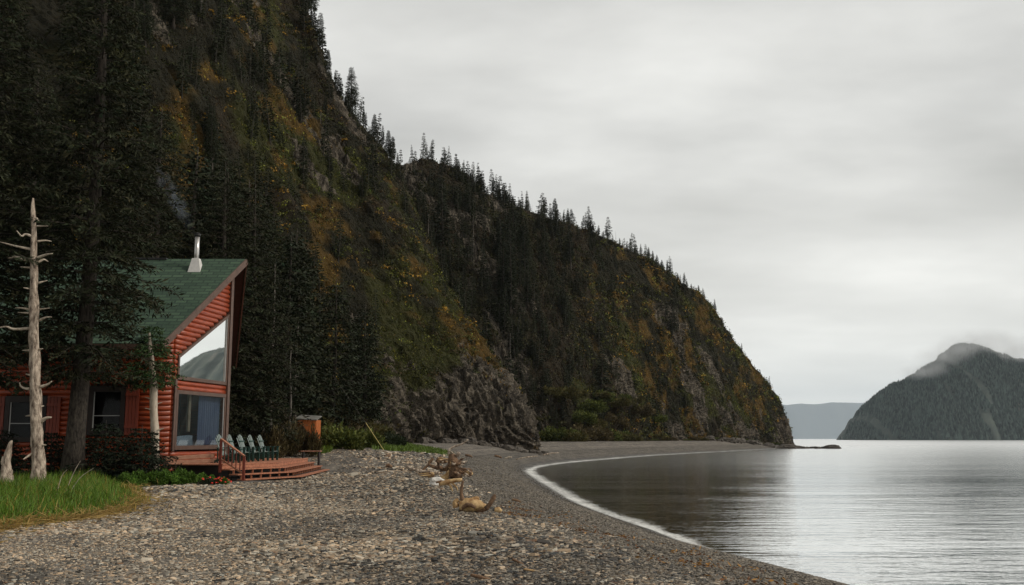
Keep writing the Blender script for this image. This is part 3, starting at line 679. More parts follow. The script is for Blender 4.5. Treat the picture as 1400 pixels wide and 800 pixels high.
# variants (unit height 10 m)
FAR = [spruce(100 + i, 10, rr, wh, 7, 12, 1, 0.8, 0.19, bs, sp, 0.3) for i, (rr, wh, bs, sp) in enumerate([(1.6, 26, 0.08, 0.05), (1.25, 24, 0.15, 0.2), (1.9, 24, 0.05, 0.1), (1.0, 22, 0.2, 0.35)])]
MID = [spruce(200 + i, 10, rr, wh, 7, 18, 4, 0.8, 0.11, bs, sp, 0.4) for i, (rr, wh, bs, sp) in enumerate([(1.9, 30, 0.1, 0.08), (1.6, 28, 0.22, 0.2), (2.2, 28, 0.12, 0.12)])]
def dead_far(seed, h=10):
    rng = np.random.default_rng(seed); m = MB(); z = np.linspace(0, h, 8)
    m.tube(np.column_stack([0.06 * np.sin(z), 0.05 * np.cos(z * 0.7), z]), 0.11 * (1 - z / h) + 0.02, 6)
    l = MB()
    for k in range(26):
        zz = rng.uniform(0.25, 0.98) * h; a = rng.uniform(0, 2 * pi); L = rng.uniform(0.2, 0.9) * (1.1 - zz / h)
        p = np.array([[0, 0, zz], [cos(a) * L * .5, sin(a) * L * .5, zz + 0.05], [cos(a) * L, sin(a) * L, zz - 0.08 * L]]); l.tube(p, [0.03, 0.02, 0.008], 3, cap=False)
    return m.mesh('trunk', True), None, l.mesh('limbs')
DEADF = [dead_far(i) for i in range(3)]
rt = random.Random(3)
def ridge_spot(D, px, w=5, pmin=-200):
    x, y = proj(D); vis = (np.abs(x - px) < w) & (y > pmin)
    yy = np.where(vis, y, 1e9); k = np.argmin(yy); i, j = np.unravel_index(k, yy.shape)
    return D[i, j]
SK1 = [(398, 100, 2, 0), (412, 85, 0, 0), (428, 66, 1, 0), (441, 50, 2, 0), (452, 34, 1, 0), (481, 60, 2, 1), (462, 22, 3, 0), (500, 26, 1, 0), (515, 34, 3, 0), (526, 30, 1, 0), (533, 38, 0, 0), (540, 36, 1, 0), (547, 24, 0, 0)]
for i, (px, hp, v, _) in enumerate(SK1):
    p = ridge_spot(D1, px, 4); h = hp * p[1] / 1340.0 * 1.1
    lab = {481: 'lone broad spruce leaning out of the near hill against the sky', 412: 'tall dense spruce at the top edge of the photo on the near skyline'}.get(px, 'spruce in the row stepping down the near hill skyline')
    put_tree('spruce_tree', MID[v % 3] if hp > 30 else FAR[v], (p[0], p[1], p[2] - 0.06 * h), h / 10, rt.uniform(0, 6), lab, 'tree', 'spruces on the near hill skyline')
SK2 = [(575, 7, 3), (583, 6, 3), (640, 7, 3), (649, 8, 3), (660, 15, 1), (675, 27, 1), (686, 24, 0), (692, 27, 0), (698, 16, 2), (704, 16, 0), (712, 12, 3), (723, 20, 9), (730, 12, 9), (747, 34, 0), (754, 16, 2), (762, 29, 0), (772, 16, 2), (784, 25, 2), (779, 18, 0),
       (793, 20, 3), (806, 15, 1), (813, 12, 3), (820, 17, 1), (827, 10, 0), (834, 20, 3), (844, 15, 9), (850, 10, 2), (857, 12, 3), (864, 18, 3), (871, 12, 0), (877, 18, 1), (884, 12, 2), (889, 18, 0), (895, 15, 1), (901, 13, 2), (908, 15, 0), (914, 14, 3), (922, 20, 9), (928, 12, 0),
       (936, 15, 1), (942, 10, 2), (948, 10, 3), (958, 8, 0), (966, 7, 2), (978, 7, 3), (990, 6, 2), (1003, 7, 9), (1017, 5, 2), (1034, 5, 0), (1052, 5, 3)]
for i, (px, hp, v) in enumerate(SK2):
    p = ridge_spot(D2, px, 3); h = hp * p[1] / 1340.0 * 1.12
    if v == 9: put_tree('dead_tree', DEADF[i % 3], (p[0], p[1], p[2] - 0.05 * h), h / 10, rt.uniform(0, 6), 'thin bare dead tree standing among the headland skyline spruces', 'tree', 'bare trees on the headland skyline', 'bark_grey')
    else:
        lab = {747: 'tallest dark spruce on the headland skyline', 762: 'second tall spruce on the headland skyline, just below the tallest', 784: 'broad dense spruce clump on the headland skyline'}.get(px, 'small spruce along the headland skyline')
        put_tree('spruce_tree', FAR[v], (p[0], p[1], p[2] - 0.05 * h), (h / 10 * rt.uniform(0.75, 1.5),) * 2 + (h / 10 * rt.uniform(0.75, 1.0),), rt.uniform(0, 6), lab, 'tree', 'small spruces on the headland skyline', 'bark', (rt.gauss(0, 0.05), rt.gauss(0, 0.05)))
def face_trees(D, rock, n, boxes, hmin, hmax, variants, label, group, seed, dead=0.0, mind=2.0, bark='bark', cap=0.0):
    rng = np.random.default_rng(seed); x, y = proj(D); m = np.zeros(x.shape)
    for (x0, y0, x1, y1, w) in boxes: m = np.maximum(m, w * ((x > x0) & (x < x1) & (y > y0) & (y < y1)))
    P, i, j = sample_surf(D, n * 4, rng, m); kept = []
    for p in P:
        if len(kept) >= n: break
        if all((p[0] - q[0])**2 + (p[1] - q[1])**2 + (p[2] - q[2])**2 > mind**2 for q in kept): kept.append(p)
    for k, p in enumerate(kept):
        h = rng.uniform(hmin, hmax)
        if rng.uniform() < dead: put_tree('dead_tree', DEADF[k % 3], (p[0], p[1], p[2] - 0.4), (h / 10 * 1.1,) * 3, rng.uniform(0, 6), 'bare grey dead tree standing among the conifers on the ' + group.split(' on the ')[-1], 'tree', 'bare dead trees on the ' + group.split(' on the ')[-1], 'bark_grey')
        else: put_tree('spruce_tree', variants[k % len(variants)], (p[0], p[1], p[2] - 0.5), (h / 10 * rng.uniform(0.75, 1.3),) * 2 + (h / 10,), rng.uniform(0, 6), label, 'tree', group, bark, (rng.normal(0, 0.04), rng.normal(0, 0.04)))
    return kept
# forest in the gully and on the headland face
face_trees(D2, cl2, 92, [(540, 310, 720, 600, 1.0), (700, 360, 830, 590, 0.4)], 10, 17, FAR, 'dark conifer in the dense wood on the headland flank', 'dark conifers on the headland flank', 5, 0.14, 3.2)
face_trees(D2, cl2, 46, [(720, 320, 1040, 590, 1.0)], 3.5, 7.5, FAR, 'small dark spruce clinging to the headland face', 'small spruces on the headland face', 6, 0.06, 4.0)
# smaller trees beyond those counted one by one, as one wood
def wood(D, n, boxes, hmin, hmax, seed, label):
    rng = np.random.default_rng(seed); x, y = proj(D); m = np.zeros(x.shape)
    for (x0, y0, x1, y1, w) in boxes: m = np.maximum(m, w * ((x > x0) & (x < x1) & (y > y0) & (y < y1)))
    P, i, j = sample_surf(D, n, rng, m); VV = []; QQ = []; CC = []; o_ = 0
    src = [spruce(400 + q, 10, rr, wh, 6, 7, 1, 0.95, 0.26, 0.12, 0.12, 0.3, wood=False) for q, (rr, wh) in enumerate([(1.5, 17), (1.2, 16), (1.8, 17)])]
    for k, p in enumerate(P):
        tr, crn, _ = src[k % 3]; h = rng.uniform(hmin, hmax) / 10; a = rng.uniform(0, 6.28); c, s_ = cos(a), sin(a); wd_ = rng.uniform(0.7, 1.5); lx, ly = rng.normal(0, 0.05, 2)
        for me, tone in ((crn, None), (tr, (0.05, 0.045, 0.035))):
            nv = len(me.vertices); co_ = np.empty(nv * 3, np.float32); me.vertices.foreach_get('co', co_); co_ = co_.reshape(-1, 3) * h
            v = np.column_stack([(co_[:, 0] * c - co_[:, 1] * s_) * wd_ + lx * co_[:, 2], (co_[:, 0] * s_ + co_[:, 1] * c) * wd_ + ly * co_[:, 2], co_[:, 2] - 0.4]) + p
            if tone is None:
                cc = np.empty(nv * 4, np.float32); me.color_attributes['Col'].data.foreach_get('color', cc); cc = cc.reshape(-1, 4)[:, :3] * rng.uniform(0.6, 1.5); q = np.arange(nv).reshape(-1, 4)
            else:
                cc = np.broadcast_to(np.array(tone), (nv, 3)); q = np.array([list(pp.vertices) for pp in me.polygons if len(pp.vertices) == 4])
            VV.append(v); QQ.append(q + o_); CC.append(cc); o_ += nv
    tag(link('woods', np_mesh('woods', np.vstack(VV), np.vstack(QQ), col=np.vstack(CC)), M['needle']), label, 'woods', kind='stuff')
wood(D2, 1150, [(560, 250, 780, 610, 1.0), (560, 200, 940, 600, 0.36)], 2.5, 9, 15, 'dark conifer woods covering the flank of the headland')
wood(D2, 170, [(900, 340, 1062, 600, 1.0)], 1.5, 4.5, 17, 'stunted conifers on the outer end of the headland')
wood(D1, 420, [(180, 0, 420, 560, 1.0), (400, 20, 640, 480, 0.5)], 2.5, 8.5, 16, 'small dark conifers scattered over the near hillside')
# near hill
face_trees(D1, cl1, 16, [(395, 60, 560, 330, 1.0), (540, 230, 640, 470, 0.7)], 3.5, 7.5, FAR, 'small dark spruce growing on the near hill slope', 'small spruces on the near slope', 8, 0.05, 5.0)
face_trees(D1, cl1, 40, [(-40, -300, 300, 420, 1.0), (300, 150, 400, 600, 0.5)], 9, 15, MID, 'dark spruce in the shadowy wood above the cabin', 'dark spruces on the slope above the cabin', 9, 0.05, 4.0)
# wood standing on the flat behind and beside the cabin
rf = np.random.default_rng(77)
for (x, y, h, v) in [(-16.5, 57, 17, 0), (-19.5, 60, 19, 1), (-22, 56, 16, 2), (-25, 61, 18, 0), (-17.6, 65, 18, 2), (-14.5, 64, 14, 1), (-28, 58, 20, 1), (-32, 61, 18, 2), (-36, 57, 19, 0), (-40, 60, 21, 1), (-20.5, 67, 20, 0), (-15.2, 70, 15, 0), (-44, 56, 18, 2), (-13.6, 76, 13, 2), (-12.4, 84, 12, 1), (-13.9, 90, 12, 0), (-16.6, 76, 17, 1)]:
    put_tree('spruce_tree', MID[v], (x, y, gz(x, y) - 0.2), (h / 10 * 1.15, h / 10 * 1.15, h / 10), rf.uniform(0, 6), 'tall dark spruce in the wood on the flat behind the cabin', 'tree', 'tall dark spruces behind the cabin')
for (px, Yd, h) in [(372, 62, 12), (405, 66, 11), (362, 63, 9), (398, 58, 6.5)]:
    x = (px - 700) / 1361 * Yd
    put_tree('dead_tree', DEADF[int(h) % 3], (x, Yd, gz(x, Yd) - 0.2), (0.9, 0.9, h / 10), rf.uniform(0, 6), 'thin pale dead trunk showing in the dark wood right of the cabin', 'tree', 'pale dead trunks right of the cabin', 'bark_grey')

# ------------------------------------------------------------------ bushes
def bush_mesh(seed, n, L, Wd, tone, tip=None, flat=0.7, stems=10, squash=(1, 1, 1)):
    rng = np.random.default_rng(seed); P = []; 
    nb = 14; cc = rdir(nb, rng) * rng.uniform(0.3, 0.72, (nb, 1)); cc[:, 2] = np.abs(cc[:, 2]) * flat + 0.12
    k = rng.integers(0, nb, n); P = cc[k] + rdir(n, rng) * (rng.uniform(0.05, 1, (n, 1))**0.5) * rng.uniform(0.18, 0.36, nb)[k][:, None]
    P[:, 2] = np.abs(P[:, 2]) ; P = P * np.array(squash)
    d = P + rdir(n, rng) * 0.8 + np.array([0, 0, 0.25]); t = rng.uniform(0, 1, (n, 1))
    col = np.array(tone) * (1 - t) + np.array(tip or tone) * t; col = col * rng.uniform(0.55, 1.4, (nb, 1))[k] * rng.uniform(0.7, 1.3, (n, 1))
    V, Q, C = cards(P, d, rdir(n, rng), L * rng.uniform(0.5, 1.2, n), Wd * rng.uniform(0.6, 1.2, n), np.clip(col, 0.004, 0.6))
    m = MB()
    for s in range(stems):
        e = cc[s % nb] * np.array(squash) * 0.95; b0 = np.array([rng.normal(0, .06), rng.normal(0, .06), -0.05])
        m.tube([b0, b0 * .5 + e * np.array([.35, .35, .5]) , e], [0.022, 0.014, 0.005], 4, cap=False)
    return np_mesh('leaves', V, Q, col=C), m.mesh('stems')
def put_bush(name, ms, loc, s, label, cat='bush', group=None, mat='leaf', rz=None):
    r = empty(name, loc, random.uniform(0, 6) if rz is None else rz); r.scale = (s, s, s) if np.isscalar(s) else s
    tag(r, label, cat, group); link('leaves', ms[0], M[mat], r); link('stems', ms[1], M['bark'], r); return r
BG = bush_mesh(1, 2600, 0.16, 0.07, (0.04, 0.06, 0.016), (0.13, 0.14, 0.03))
BB = bush_mesh(2, 2200, 0.17, 0.06, (0.06, 0.045, 0.025), (0.12, 0.095, 0.04))
BD = bush_mesh(3, 2600, 0.15, 0.05, (0.015, 0.022, 0.012), (0.035, 0.045, 0.02), flat=0.45)
BL = bush_mesh(4, 2800, 0.13, 0.075, (0.05, 0.11, 0.02), (0.15, 0.26, 0.04), flat=0.55)
BO = bush_mesh(5, 1800, 0.19, 0.06, (0.065, 0.07, 0.025), (0.15, 0.12, 0.04))
def bushat(px, Yd, s, ms, label, group=None, name='bush', dz=-0.05):
    x = (px - 700) / 1361 * Yd * 1.0; return put_bush(name, ms, (x, Yd, gz(x, Yd) + dz), s, label, 'bush', group)
bushat(468, 63, (2.0, 2.0, 2.1), BG, 'rounded green bush right of the small orange shed')
bushat(498, 70, (1.7, 1.7, 1.9), BG, 'green bush beside the slanting yellow guy wire')
bushat(445, 70, (1.8, 1.8, 2.6), BO, 'tall olive bush rising behind the small orange shed')
bushat(396, 59, (1.5, 1.3, 2.4), BB, 'brown leafless brush between the deck chairs and the shed')
bushat(378, 56, (1.2, 1.2, 1.9), BB, 'low brown brush behind the last deck chair')
bushat(431, 57.5, (1.2, .6, 1.9), BB, 'brown twiggy brush in front of the right side of the small shed')
bushat(407, 57.5, (.9, .6, 2.3), BB, 'brown twiggy brush in front of the left side of the small shed')
bushat(530, 84, (2.2, 2, 1.9), BD, 'dark shrub at the left end of the cliff foot')
for i, (px, Yd, s) in enumerate([(345, 60, 2.2), (360, 66, 3), (415, 72, 3), (425, 80, 3.4), (470, 84, 3.6), (505, 88, 3.2), (330, 62, 2.6), (455, 76, 2.8)]):
    bushat(px, Yd, s, [BD, BB, BO][i % 3], 'dense scrub at the foot of the wood behind the deck and shed', 'scrub at the foot of the wood')
rb = np.random.default_rng(12)
for i in range(46):
    t = i / 45; x = 9 + t * 27 + rb.normal(0, 2); y = 212 + t * 46 + rb.uniform(-8, 20)
    s = rb.uniform(2.2, 4.2) * (1.1 - 0.25 * t)
    put_bush('bush', [BO, BB, BG, BO][i % 4], (x, y, gz(x, y) + max(0, (y - (217 + t * 46))) * 0.8 - 0.2), s, 'olive brown thicket shrub on the low slope between cliff and headland', 'bush', 'thicket shrubs between cliff and headland')
for i in range(40):
    t = i / 39; ip = 10 + t * 9.6; x = np.interp(ip, range(21), [q[0] for q in FT]) + rb.normal(0, 0.8); y = np.interp(ip, range(21), [q[1] for q in FT]) + rb.uniform(-3, 0)
    s = rb.uniform(0.8, 2.2)
    put_bush('bush', [BO, BG, BB][i % 3], (x, y, gz(x, y) - 0.1), (s * 1.3, s * 1.3, s * 0.8), 'low shrub where the headland meets the shingle beach', 'bush', 'low shrubs along the headland foot')

# ------------------------------------------------------------------ far shores
def far_land(x0, x1, y0, depth, prof_px, Yr, seed, nx, ny, amp, name, label, mat):
    """island massif: ridge heights read off the photo at distance Yr"""
    xs_ = np.linspace(x0, x1, nx); t = np.linspace(0, 1, ny)
    pr = np.array([W(a, b, Yr) for a, b in prof_px]); rz_ = np.interp(xs_, pr[:, 0], pr[:, 2])
    XX, TT = np.meshgrid(xs_, t); hz = np.sin(np.clip(TT / 0.5, 0, 1) * pi / 2)**0.75
    hb = np.where(TT > 0.5, 1 - ((TT - 0.5) / 0.5)**1.5, 1)
    ZZ = -1 + (rz_[None] + 1) * hz * hb
    n = fbm(XX / amp / 6, TT * depth / amp / 6, 0, 5, seed); rg = ridge(XX / amp / 3.2, TT * depth / amp / 9, 0, 4, seed + 4)
    w = np.clip(ZZ / 60, 0, 1) * np.clip(1.0 - 0.6 * (np.abs(TT - 0.5) < 0.06), 0, 1)
    ZZ = ZZ + w * (n * amp * 0.5 + rg * amp * 0.45 + 0.25 * amp * ridge(XX / amp / 1.3, TT * depth / amp / 3, 0, 3, seed + 8)) * 0.7 + (4.5 * noise(XX / 13, TT * 30, 0, seed + 31) if nx > 400 else 0) * np.clip(ZZ / 40, 0, 1)
    YY = y0 + TT * depth + n * amp * 0.8 + amp * 2.0 * ridge(XX / amp / 5, ZZ / amp / 22, 0, 3, seed + 12) * (1 - TT)
    return np.stack([XX, YY, ZZ], -1)
def mk_far(name, c0, c1, c2, sc):
    m, nt, b = new_mat(name); co = coords(nt, (1, 1, 0.25)); f = noise_n(nt, co, sc, 6, 0.65); f2 = noise_n(nt, coords(nt, (1, 0.2, 0.12)), sc * 0.35, 4, 0.6)
    c = ramp(nt, f, [(0.35, c0), (0.65, c1)]); c = mixc(nt, ramp(nt, f2, [(0.63, (0, 0, 0)), (0.70, (1, 1, 1))]), c, c2)
    nt.links.new(c, b.inputs['Base Color']); b.inputs['Roughness'].default_value = 0.9; return m
M['isl'] = mk_far('island_forest', (0.04, 0.058, 0.052), (0.085, 0.10, 0.08), (0.24, 0.21, 0.19), 0.02)
M['ridge'] = mk_far('far_ridge', (0.03, 0.045, 0.04), (0.05, 0.06, 0.05), (0.06, 0.06, 0.055), 0.0012)
PF = [(1162, 600.9), (1168, 590), (1176, 575), (1185, 560), (1194, 550), (1204, 542), (1213, 537), (1225, 530), (1238, 527), (1252, 517), (1268, 507), (1285, 497), (1300, 485), (1313, 477), (1325, 472), (1337, 478), (1352, 486), (1372, 493), (1400, 496), (1430, 490), (1480, 470), (1560, 440), (1660, 470), (1800, 520), (2000, 560), (2300, 600)]
YI = 2600
x0 = W(1162, 600, YI)[0]; x1 = W(2300, 600, YI)[0]
I1 = far_land(x0, x1, YI - 330, 700, PF, YI, 3, 620, 120, 22, 'island', '', None)
# left end tapers round
sx1 = np.clip((I1[..., 0] - x0) / 120, 0, 1)**0.5; I1[..., 1] = YI + (I1[..., 1] - YI) * (0.12 + 0.88 * sx1)
isl = link('island', np_mesh('island', I1.reshape(-1, 3), grid_quads(I1.shape[0], I1.shape[1]), smooth=True), M['isl'])
tag(isl, 'dark forested island across the bay with mist on its summit', 'island', kind='structure')
# its forest
def cones(P, h, r, col, rng):
    k = 5; n = len(P); a = np.arange(k) * 2 * pi / k
    base = np.stack([np.cos(a)[None] * r[:, None], np.sin(a)[None] * r[:, None], np.zeros((n, k)) - 1], -1) + P[:, None]; top = P + np.array([0, 0, 1]) * h[:, None]
    V = np.concatenate([base, top[:, None]], 1).reshape(-1, 3); T = np.array([(j, (j + 1) % k, k) for j in range(k)])
    T = (np.arange(n)[:, None, None] * (k + 1) + T[None]).reshape(-1, 3); return V, T, np.repeat(col, k + 1, 0)
rg_ = np.random.default_rng(4); ix_, iy_ = proj(I1); sel = ((ix_ < 1460) & (I1[..., 1] < YI + 60)).astype(float) * (fbm(I1[..., 0] / 20 + 0.15 * np.sin(I1[..., 2] / 25), I1[..., 2] / 230, 0, 2, 6) * 1.25 < 0.62)
P, _, _ = sample_surf(I1, 14000, rg_, sel)
V, T, C = cones(P, rg_.uniform(5, 13, 14000), rg_.uniform(2, 4.5, 14000), np.array([0.055, 0.075, 0.066]) * rg_.uniform(0.35, 2.0, (14000, 1)), rg_)
tag(link('forest', np_mesh('forest', V, None, T, C), M['needle']), 'conifer forest covering the misty island', 'forest', kind='stuff')
PR = [(700, 566), (900, 560), (1000, 556), (1066, 555), (1090, 553), (1110, 554), (1130, 551), (1150, 551), (1170, 552), (1200, 551), (1260, 556), (1330, 560), (1500, 566), (1700, 575)]
YR = 28500
I2 = far_land(W(700, 600, YR)[0], W(1700, 600, YR)[0], YR - 1500, 2300, PR, YR, 9, 200, 40, 110, 'ridge', '', None)
tag(link('mountain', np_mesh('mountain', I2.reshape(-1, 3), grid_quads(I2.shape[0], I2.shape[1]), smooth=True), M['ridge']), 'pale blue mountain ridge on the horizon beyond the island', 'mountain', kind='structure')
# ------------------------------------------------------------------ things built in world coordinates
def rootloc(o):
    while o.parent is not None: o = o.parent
    return np.array(o.location)
def wb(mb, name, mat, parent, smooth=False):
    L = rootloc(parent)
    mb.V = [v - L for v in mb.V]
    return mb.build(name, mat, parent, smooth)
gc = 1.55
# ---- cabin
cab = empty('log_cabin', (-20.0, 44.5, gc))
tag(cab, 'red log cabin with green shingle roof and tall glazed gable facing the bay', 'cabin')
Cx, Cy = -13.62, 40.0          # near corner of the gable end
Ax, Ay = -12.86, 44.6          # apex of the prow
XL = -42.0; YB = 49.2
zf = 1.45
U = np.array([Ax - Cx, Ay - Cy]); UL = np.linalg.norm(U); U /= UL; NO = np.array([U[1], -U[0]])   # outward (to the bay)
# roof plane through eave and ridge read off the photo
e0 = W(222, 469, 39.3); r0 = W(337, 354, 44.6)
ze, zr = e0[2], r0[2]; ys0, ys1 = 39.3, 44.6
slope = (zr - ze) / (ys1 - ys0)
def roofz(y): return ze + slope * (y - ys0) if y <= ys1 else zr - slope * (y - ys1)
RT = 0.24
lh = 0.205
def logcourse(mb, p, q, z, r, n=None, jit=0.0):
    """one round log from p to q (plan points)"""
    p = np.array(p, float); q = np.array(q, float); L = np.linalg.norm(q - p); k = max(2, int(L / 0.6) + 1)
    t = np.linspace(0, 1, k)[:, None]; pts = np.column_stack([p + (q - p) * t, np.full(k, z)])
    mb.tube(pts, r * (1 + 0.03 * np.sin(t[:, 0] * 9 + z * 5)), 12)
# front wall facing the camera with two windows
WIN = []
for (pl, pr_, pt, pb) in ((10, 60, 545, 603), (124, 168, 531, 594)):
    a = W(pl, pt, 39.9); b = W(pr_, pb, 39.9); WIN.append((a[0], b[0], b[2], a[2]))
m = MB(); z = zf + lh / 2
ztop = roofz(Cy) - RT - 0.05
while z < ztop:
    segs = [(XL, Cx)]
    for (xa, xb, za, zb) in WIN:
        if za - 0.1 < z < zb + 0.1:
            segs = [s for (a, b) in segs for s in ((a, min(b, xa - 0.04)), (max(a, xb + 0.04), b)) if s[1] - s[0] > 0.05]
    for a, b in segs: logcourse(m, (a, Cy), (b, Cy), z, lh * 0.56)
    z += lh
lw = wb(m, 'log_wall', M['red_log'], cab, True)
# gable logs beside and around the big windows
def gp(u, z, o=0.0): return np.array([Cx + U[0] * u + NO[0] * o, Cy + U[1] * u + NO[1] * o, z])
zl0, zl1 = 2.86, 5.13           # lower window
zu0 = 5.62                       # upper window sill
def rz_u(u): return roofz(Cy + U[1] * u) - RT
diag = 1.45                      # band of logs under the rake
m = MB(); z = zf + lh / 2
while z < rz_u(UL) - 0.05:
    def urake(zz): return max(0.0, (zz - rz_u(0)) / (rz_u(UL) - rz_u(0)) * UL)   # where the roof line is at height z
    def uband(zz): return min(UL, max(0.16, 0.16 + (zz - 6.62) / (8.98 - 6.62) * (UL - 0.2)))
    ua = urake(z + 0.05)
    if z < zl0 - 0.12 or zl1 + 0.05 < z < zu0 - 0.05: sg = [(0, UL)]
    elif z < zl1 + 0.05: sg = [(0, 0.16)]
    else: sg = [(ua, uband(z + 0.12))]
    for a, b in sg:
        if z > rz_u(0) - 0.1: a = max(a, ua)
        if b - a > 0.08: logcourse(m, gp(a, 0)[:2], gp(b, 0)[:2], z, lh * 0.56)
    z += lh
gw = wb(m, 'gable_wall', M['red_log'], cab, True)
# far half of the prow, back wall, foundation
m = MB(); z = zf + lh / 2
Bx, By = Cx - 1.1, YB
while z < rz_u(UL) - 0.05:
    t = 0.0 if z < rz_u(0) else (z - rz_u(0)) / (rz_u(UL) - rz_u(0))
    a = np.array([Ax, Ay]); b = np.array([Bx, By]); logcourse(m, a, a + (b - a) * (1 - t), z, lh * 0.56); z += lh
wb(m, 'gable_wall', M['red_log'], cab, True)
m = MB(); m.box((XL, YB - 0.1, zf), (Cx - 1.1, YB + 0.1, ztop)); wb(m, 'back_wall', M['red_log'], cab)
m = MB(); m.box((XL, Cy + 0.08, gc - 0.5), (Cx - 1.2, YB - 0.12, zf + 0.0)); wb(m, 'foundation', M['concrete'], cab)
# roof
def roofobj():
    sd_ = 0.9 # prow overhang handled by outline
    th = RT
    L = [(XL - 1, ys0), (e0[0], ys0), (r0[0], ys1), (XL - 1, ys1)]
    Rr = [(XL - 1, ys1), (r0[0], ys1), (e0[0], 2 * ys1 - ys0), (XL - 1, 2 * ys1 - ys0)]
    mb = MB()
    for P in (L, Rr):
        top = [(x, y, roofz(y)) for x, y in P]; bot = [(x, y, roofz(y) - 0.07) for x, y in P]
        mb.add(top + bot, [(0, 1, 2, 3), (7, 6, 5, 4), (0, 4, 5, 1), (1, 5, 6, 2), (2, 6, 7, 3), (3, 7, 4, 0)])
    o = wb(mb, 'roof', M['shingle'], cab)
    me = o.data; uvl = me.uv_layers.new(name='UVMap'); L0 = rootloc(o)
    k = math.hypot(1, slope)
    for li, l in enumerate(me.loops):
        v = me.vertices[l.vertex_index].co; uvl.data[li].uv = (v.x, (v.y + L0[1] - ys1) * k)
    return o
roof = roofobj()
m = MB()
for (x, y) in ((e0[0], ys0),):
    pass
def slab_under(P, t0, t1, name, mat, parent):
    mb = MB(); top = [(x, y, roofz(y) - t0) for x, y in P]; bot = [(x, y, roofz(y) - t1) for x, y in P]
    mb.add(top + bot, [(0, 1, 2, 3), (7, 6, 5, 4), (0, 4, 5, 1), (1, 5, 6, 2), (2, 6, 7, 3), (3, 7, 4, 0)]); return wb(mb, name, mat, parent)
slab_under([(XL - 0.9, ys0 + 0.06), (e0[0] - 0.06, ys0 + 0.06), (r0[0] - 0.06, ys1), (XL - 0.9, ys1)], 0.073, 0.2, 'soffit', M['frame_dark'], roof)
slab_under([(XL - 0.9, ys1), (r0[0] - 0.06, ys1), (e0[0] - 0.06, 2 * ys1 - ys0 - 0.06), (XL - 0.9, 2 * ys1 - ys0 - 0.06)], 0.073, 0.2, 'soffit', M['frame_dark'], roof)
m = MB(); m.box((XL - 1, ys0 - 0.035, roofz(ys0) - 0.25), (e0[0], ys0 + 0.0, roofz(ys0) - 0.035)); wb(m, 'fascia', M['brown'], roof)
for sgn in (0, 1):
    a = (e0[0] + 0.02, ys0, roofz(ys0) - 0.13); b = (r0[0] + 0.02, ys1, zr - 0.13)
    if sgn: a = (a[0], 2 * ys1 - ys0, a[2])
    m = MB(); m.beam(a, b, 0.05, 0.27); wb(m, 'rake_board', M['brown'], roof)
m = MB(); m.box((XL - 1, ys1 - 0.14, zr - 0.06), (r0[0] - 3.6, ys1 + 0.14, zr + 0.035)); wb(m, 'ridge_cap', M['shingle_dark'] if 'shingle_dark' in M else M['black'], roof)
# trim posts
def gbox(u0, u1, z0, z1, o0, o1, name, mat, parent, ztop2=None):
    mb = MB(); a = [gp(u0, z0, o0), gp(u1, z0, o0), gp(u1, z0, o1), gp(u0, z0, o1)]
    b = [gp(u0, z1, o0), gp(u1, z1 if ztop2 is None else ztop2, o0), gp(u1, z1 if ztop2 is None else ztop2, o1), gp(u0, z1, o1)]
    mb.hexa(a + b); return wb(mb, name, mat, parent)
gbox(-0.02, 0.14, zl0 - 0.15, zu0 - 0.05, 0.10, 0.16, 'corner_trim', M['brown'], cab)
gbox(UL - 0.02, UL + 0.22, zf - 0.1, rz_u(UL) + 0.02, -0.1, 0.19, 'corner_post', M['brown'], cab)
# lower gable window
def gwindow(name, u0, u1, z0, zt0, zt1, mat, fw=0.13):
    """window in the gable: left and right top heights may differ"""
    def zt(u): return zt0 + (zt1 - zt0) * (u - u0) / (u1 - u0)
    fr = MB()
    for (a, b, c, d) in (((u0, z0), (u1, z0), (u1, z0 + fw * 1.3), (u0, z0 + fw * 1.3)), ((u0, z0 + fw * 1.3), (u0 + fw, z0 + fw * 1.3), (u0 + fw, zt(u0 + fw) - fw), (u0, zt(u0) - fw)),
                         ((u1 - fw, z0 + fw * 1.3), (u1, z0 + fw * 1.3), (u1, zt(u1) - fw), (u1 - fw, zt(u1 - fw) - fw)), ((u0, zt(u0) - fw), (u1, zt(u1) - fw), (u1, zt(u1) + 0.02), (u0, zt(u0) + 0.02))):
        P = [gp(*a, .04), gp(*b, .04), gp(*b, .15), gp(*a, .15), gp(*d, .04), gp(*c, .04), gp(*c, .15), gp(*d, .15)]; fr.hexa(P)
    f = wb(fr, name, M['brown'], cab)
    g = MB(); a, b = u0 + fw, u1 - fw
    g.hexa([gp(a, z0 + fw * 1.3, .07), gp(b, z0 + fw * 1.3, .07), gp(b, z0 + fw * 1.3, .08), gp(a, z0 + fw * 1.3, .08), gp(a, zt(a) - fw, .07), gp(b, zt(b) - fw, .07), gp(b, zt(b) - fw, .08), gp(a, zt(a) - fw, .08)])
    wb(g, 'pane', mat, f)
    s = MB(); s.hexa([gp(b - 0.05, z0 + fw * 1.3, .085), gp(b, z0 + fw * 1.3, .085), gp(b, z0 + fw * 1.3, .12), gp(b - 0.05, z0 + fw * 1.3, .12), gp(b - .05, zt(b - .05) - fw, .085), gp(b, zt(b) - fw, .085), gp(b, zt(b) - fw, .12), gp(b - .05, zt(b - .05) - fw, .12)])
    wb(s, 'sash', M['white'], f); return f
gwindow('window', 0.18, UL - 0.04, zl0 - 0.1, zl1, zl1 + 0.02, M['glass'])
uk = UL - 0.04
zt_hi = 8.75; zt_lo = 6.5
gwindow('window', 0.18, uk, zu0 - 0.05, max(zt_lo, zu0 + 0.45), zt_hi, M['glass_coated'], 0.11)
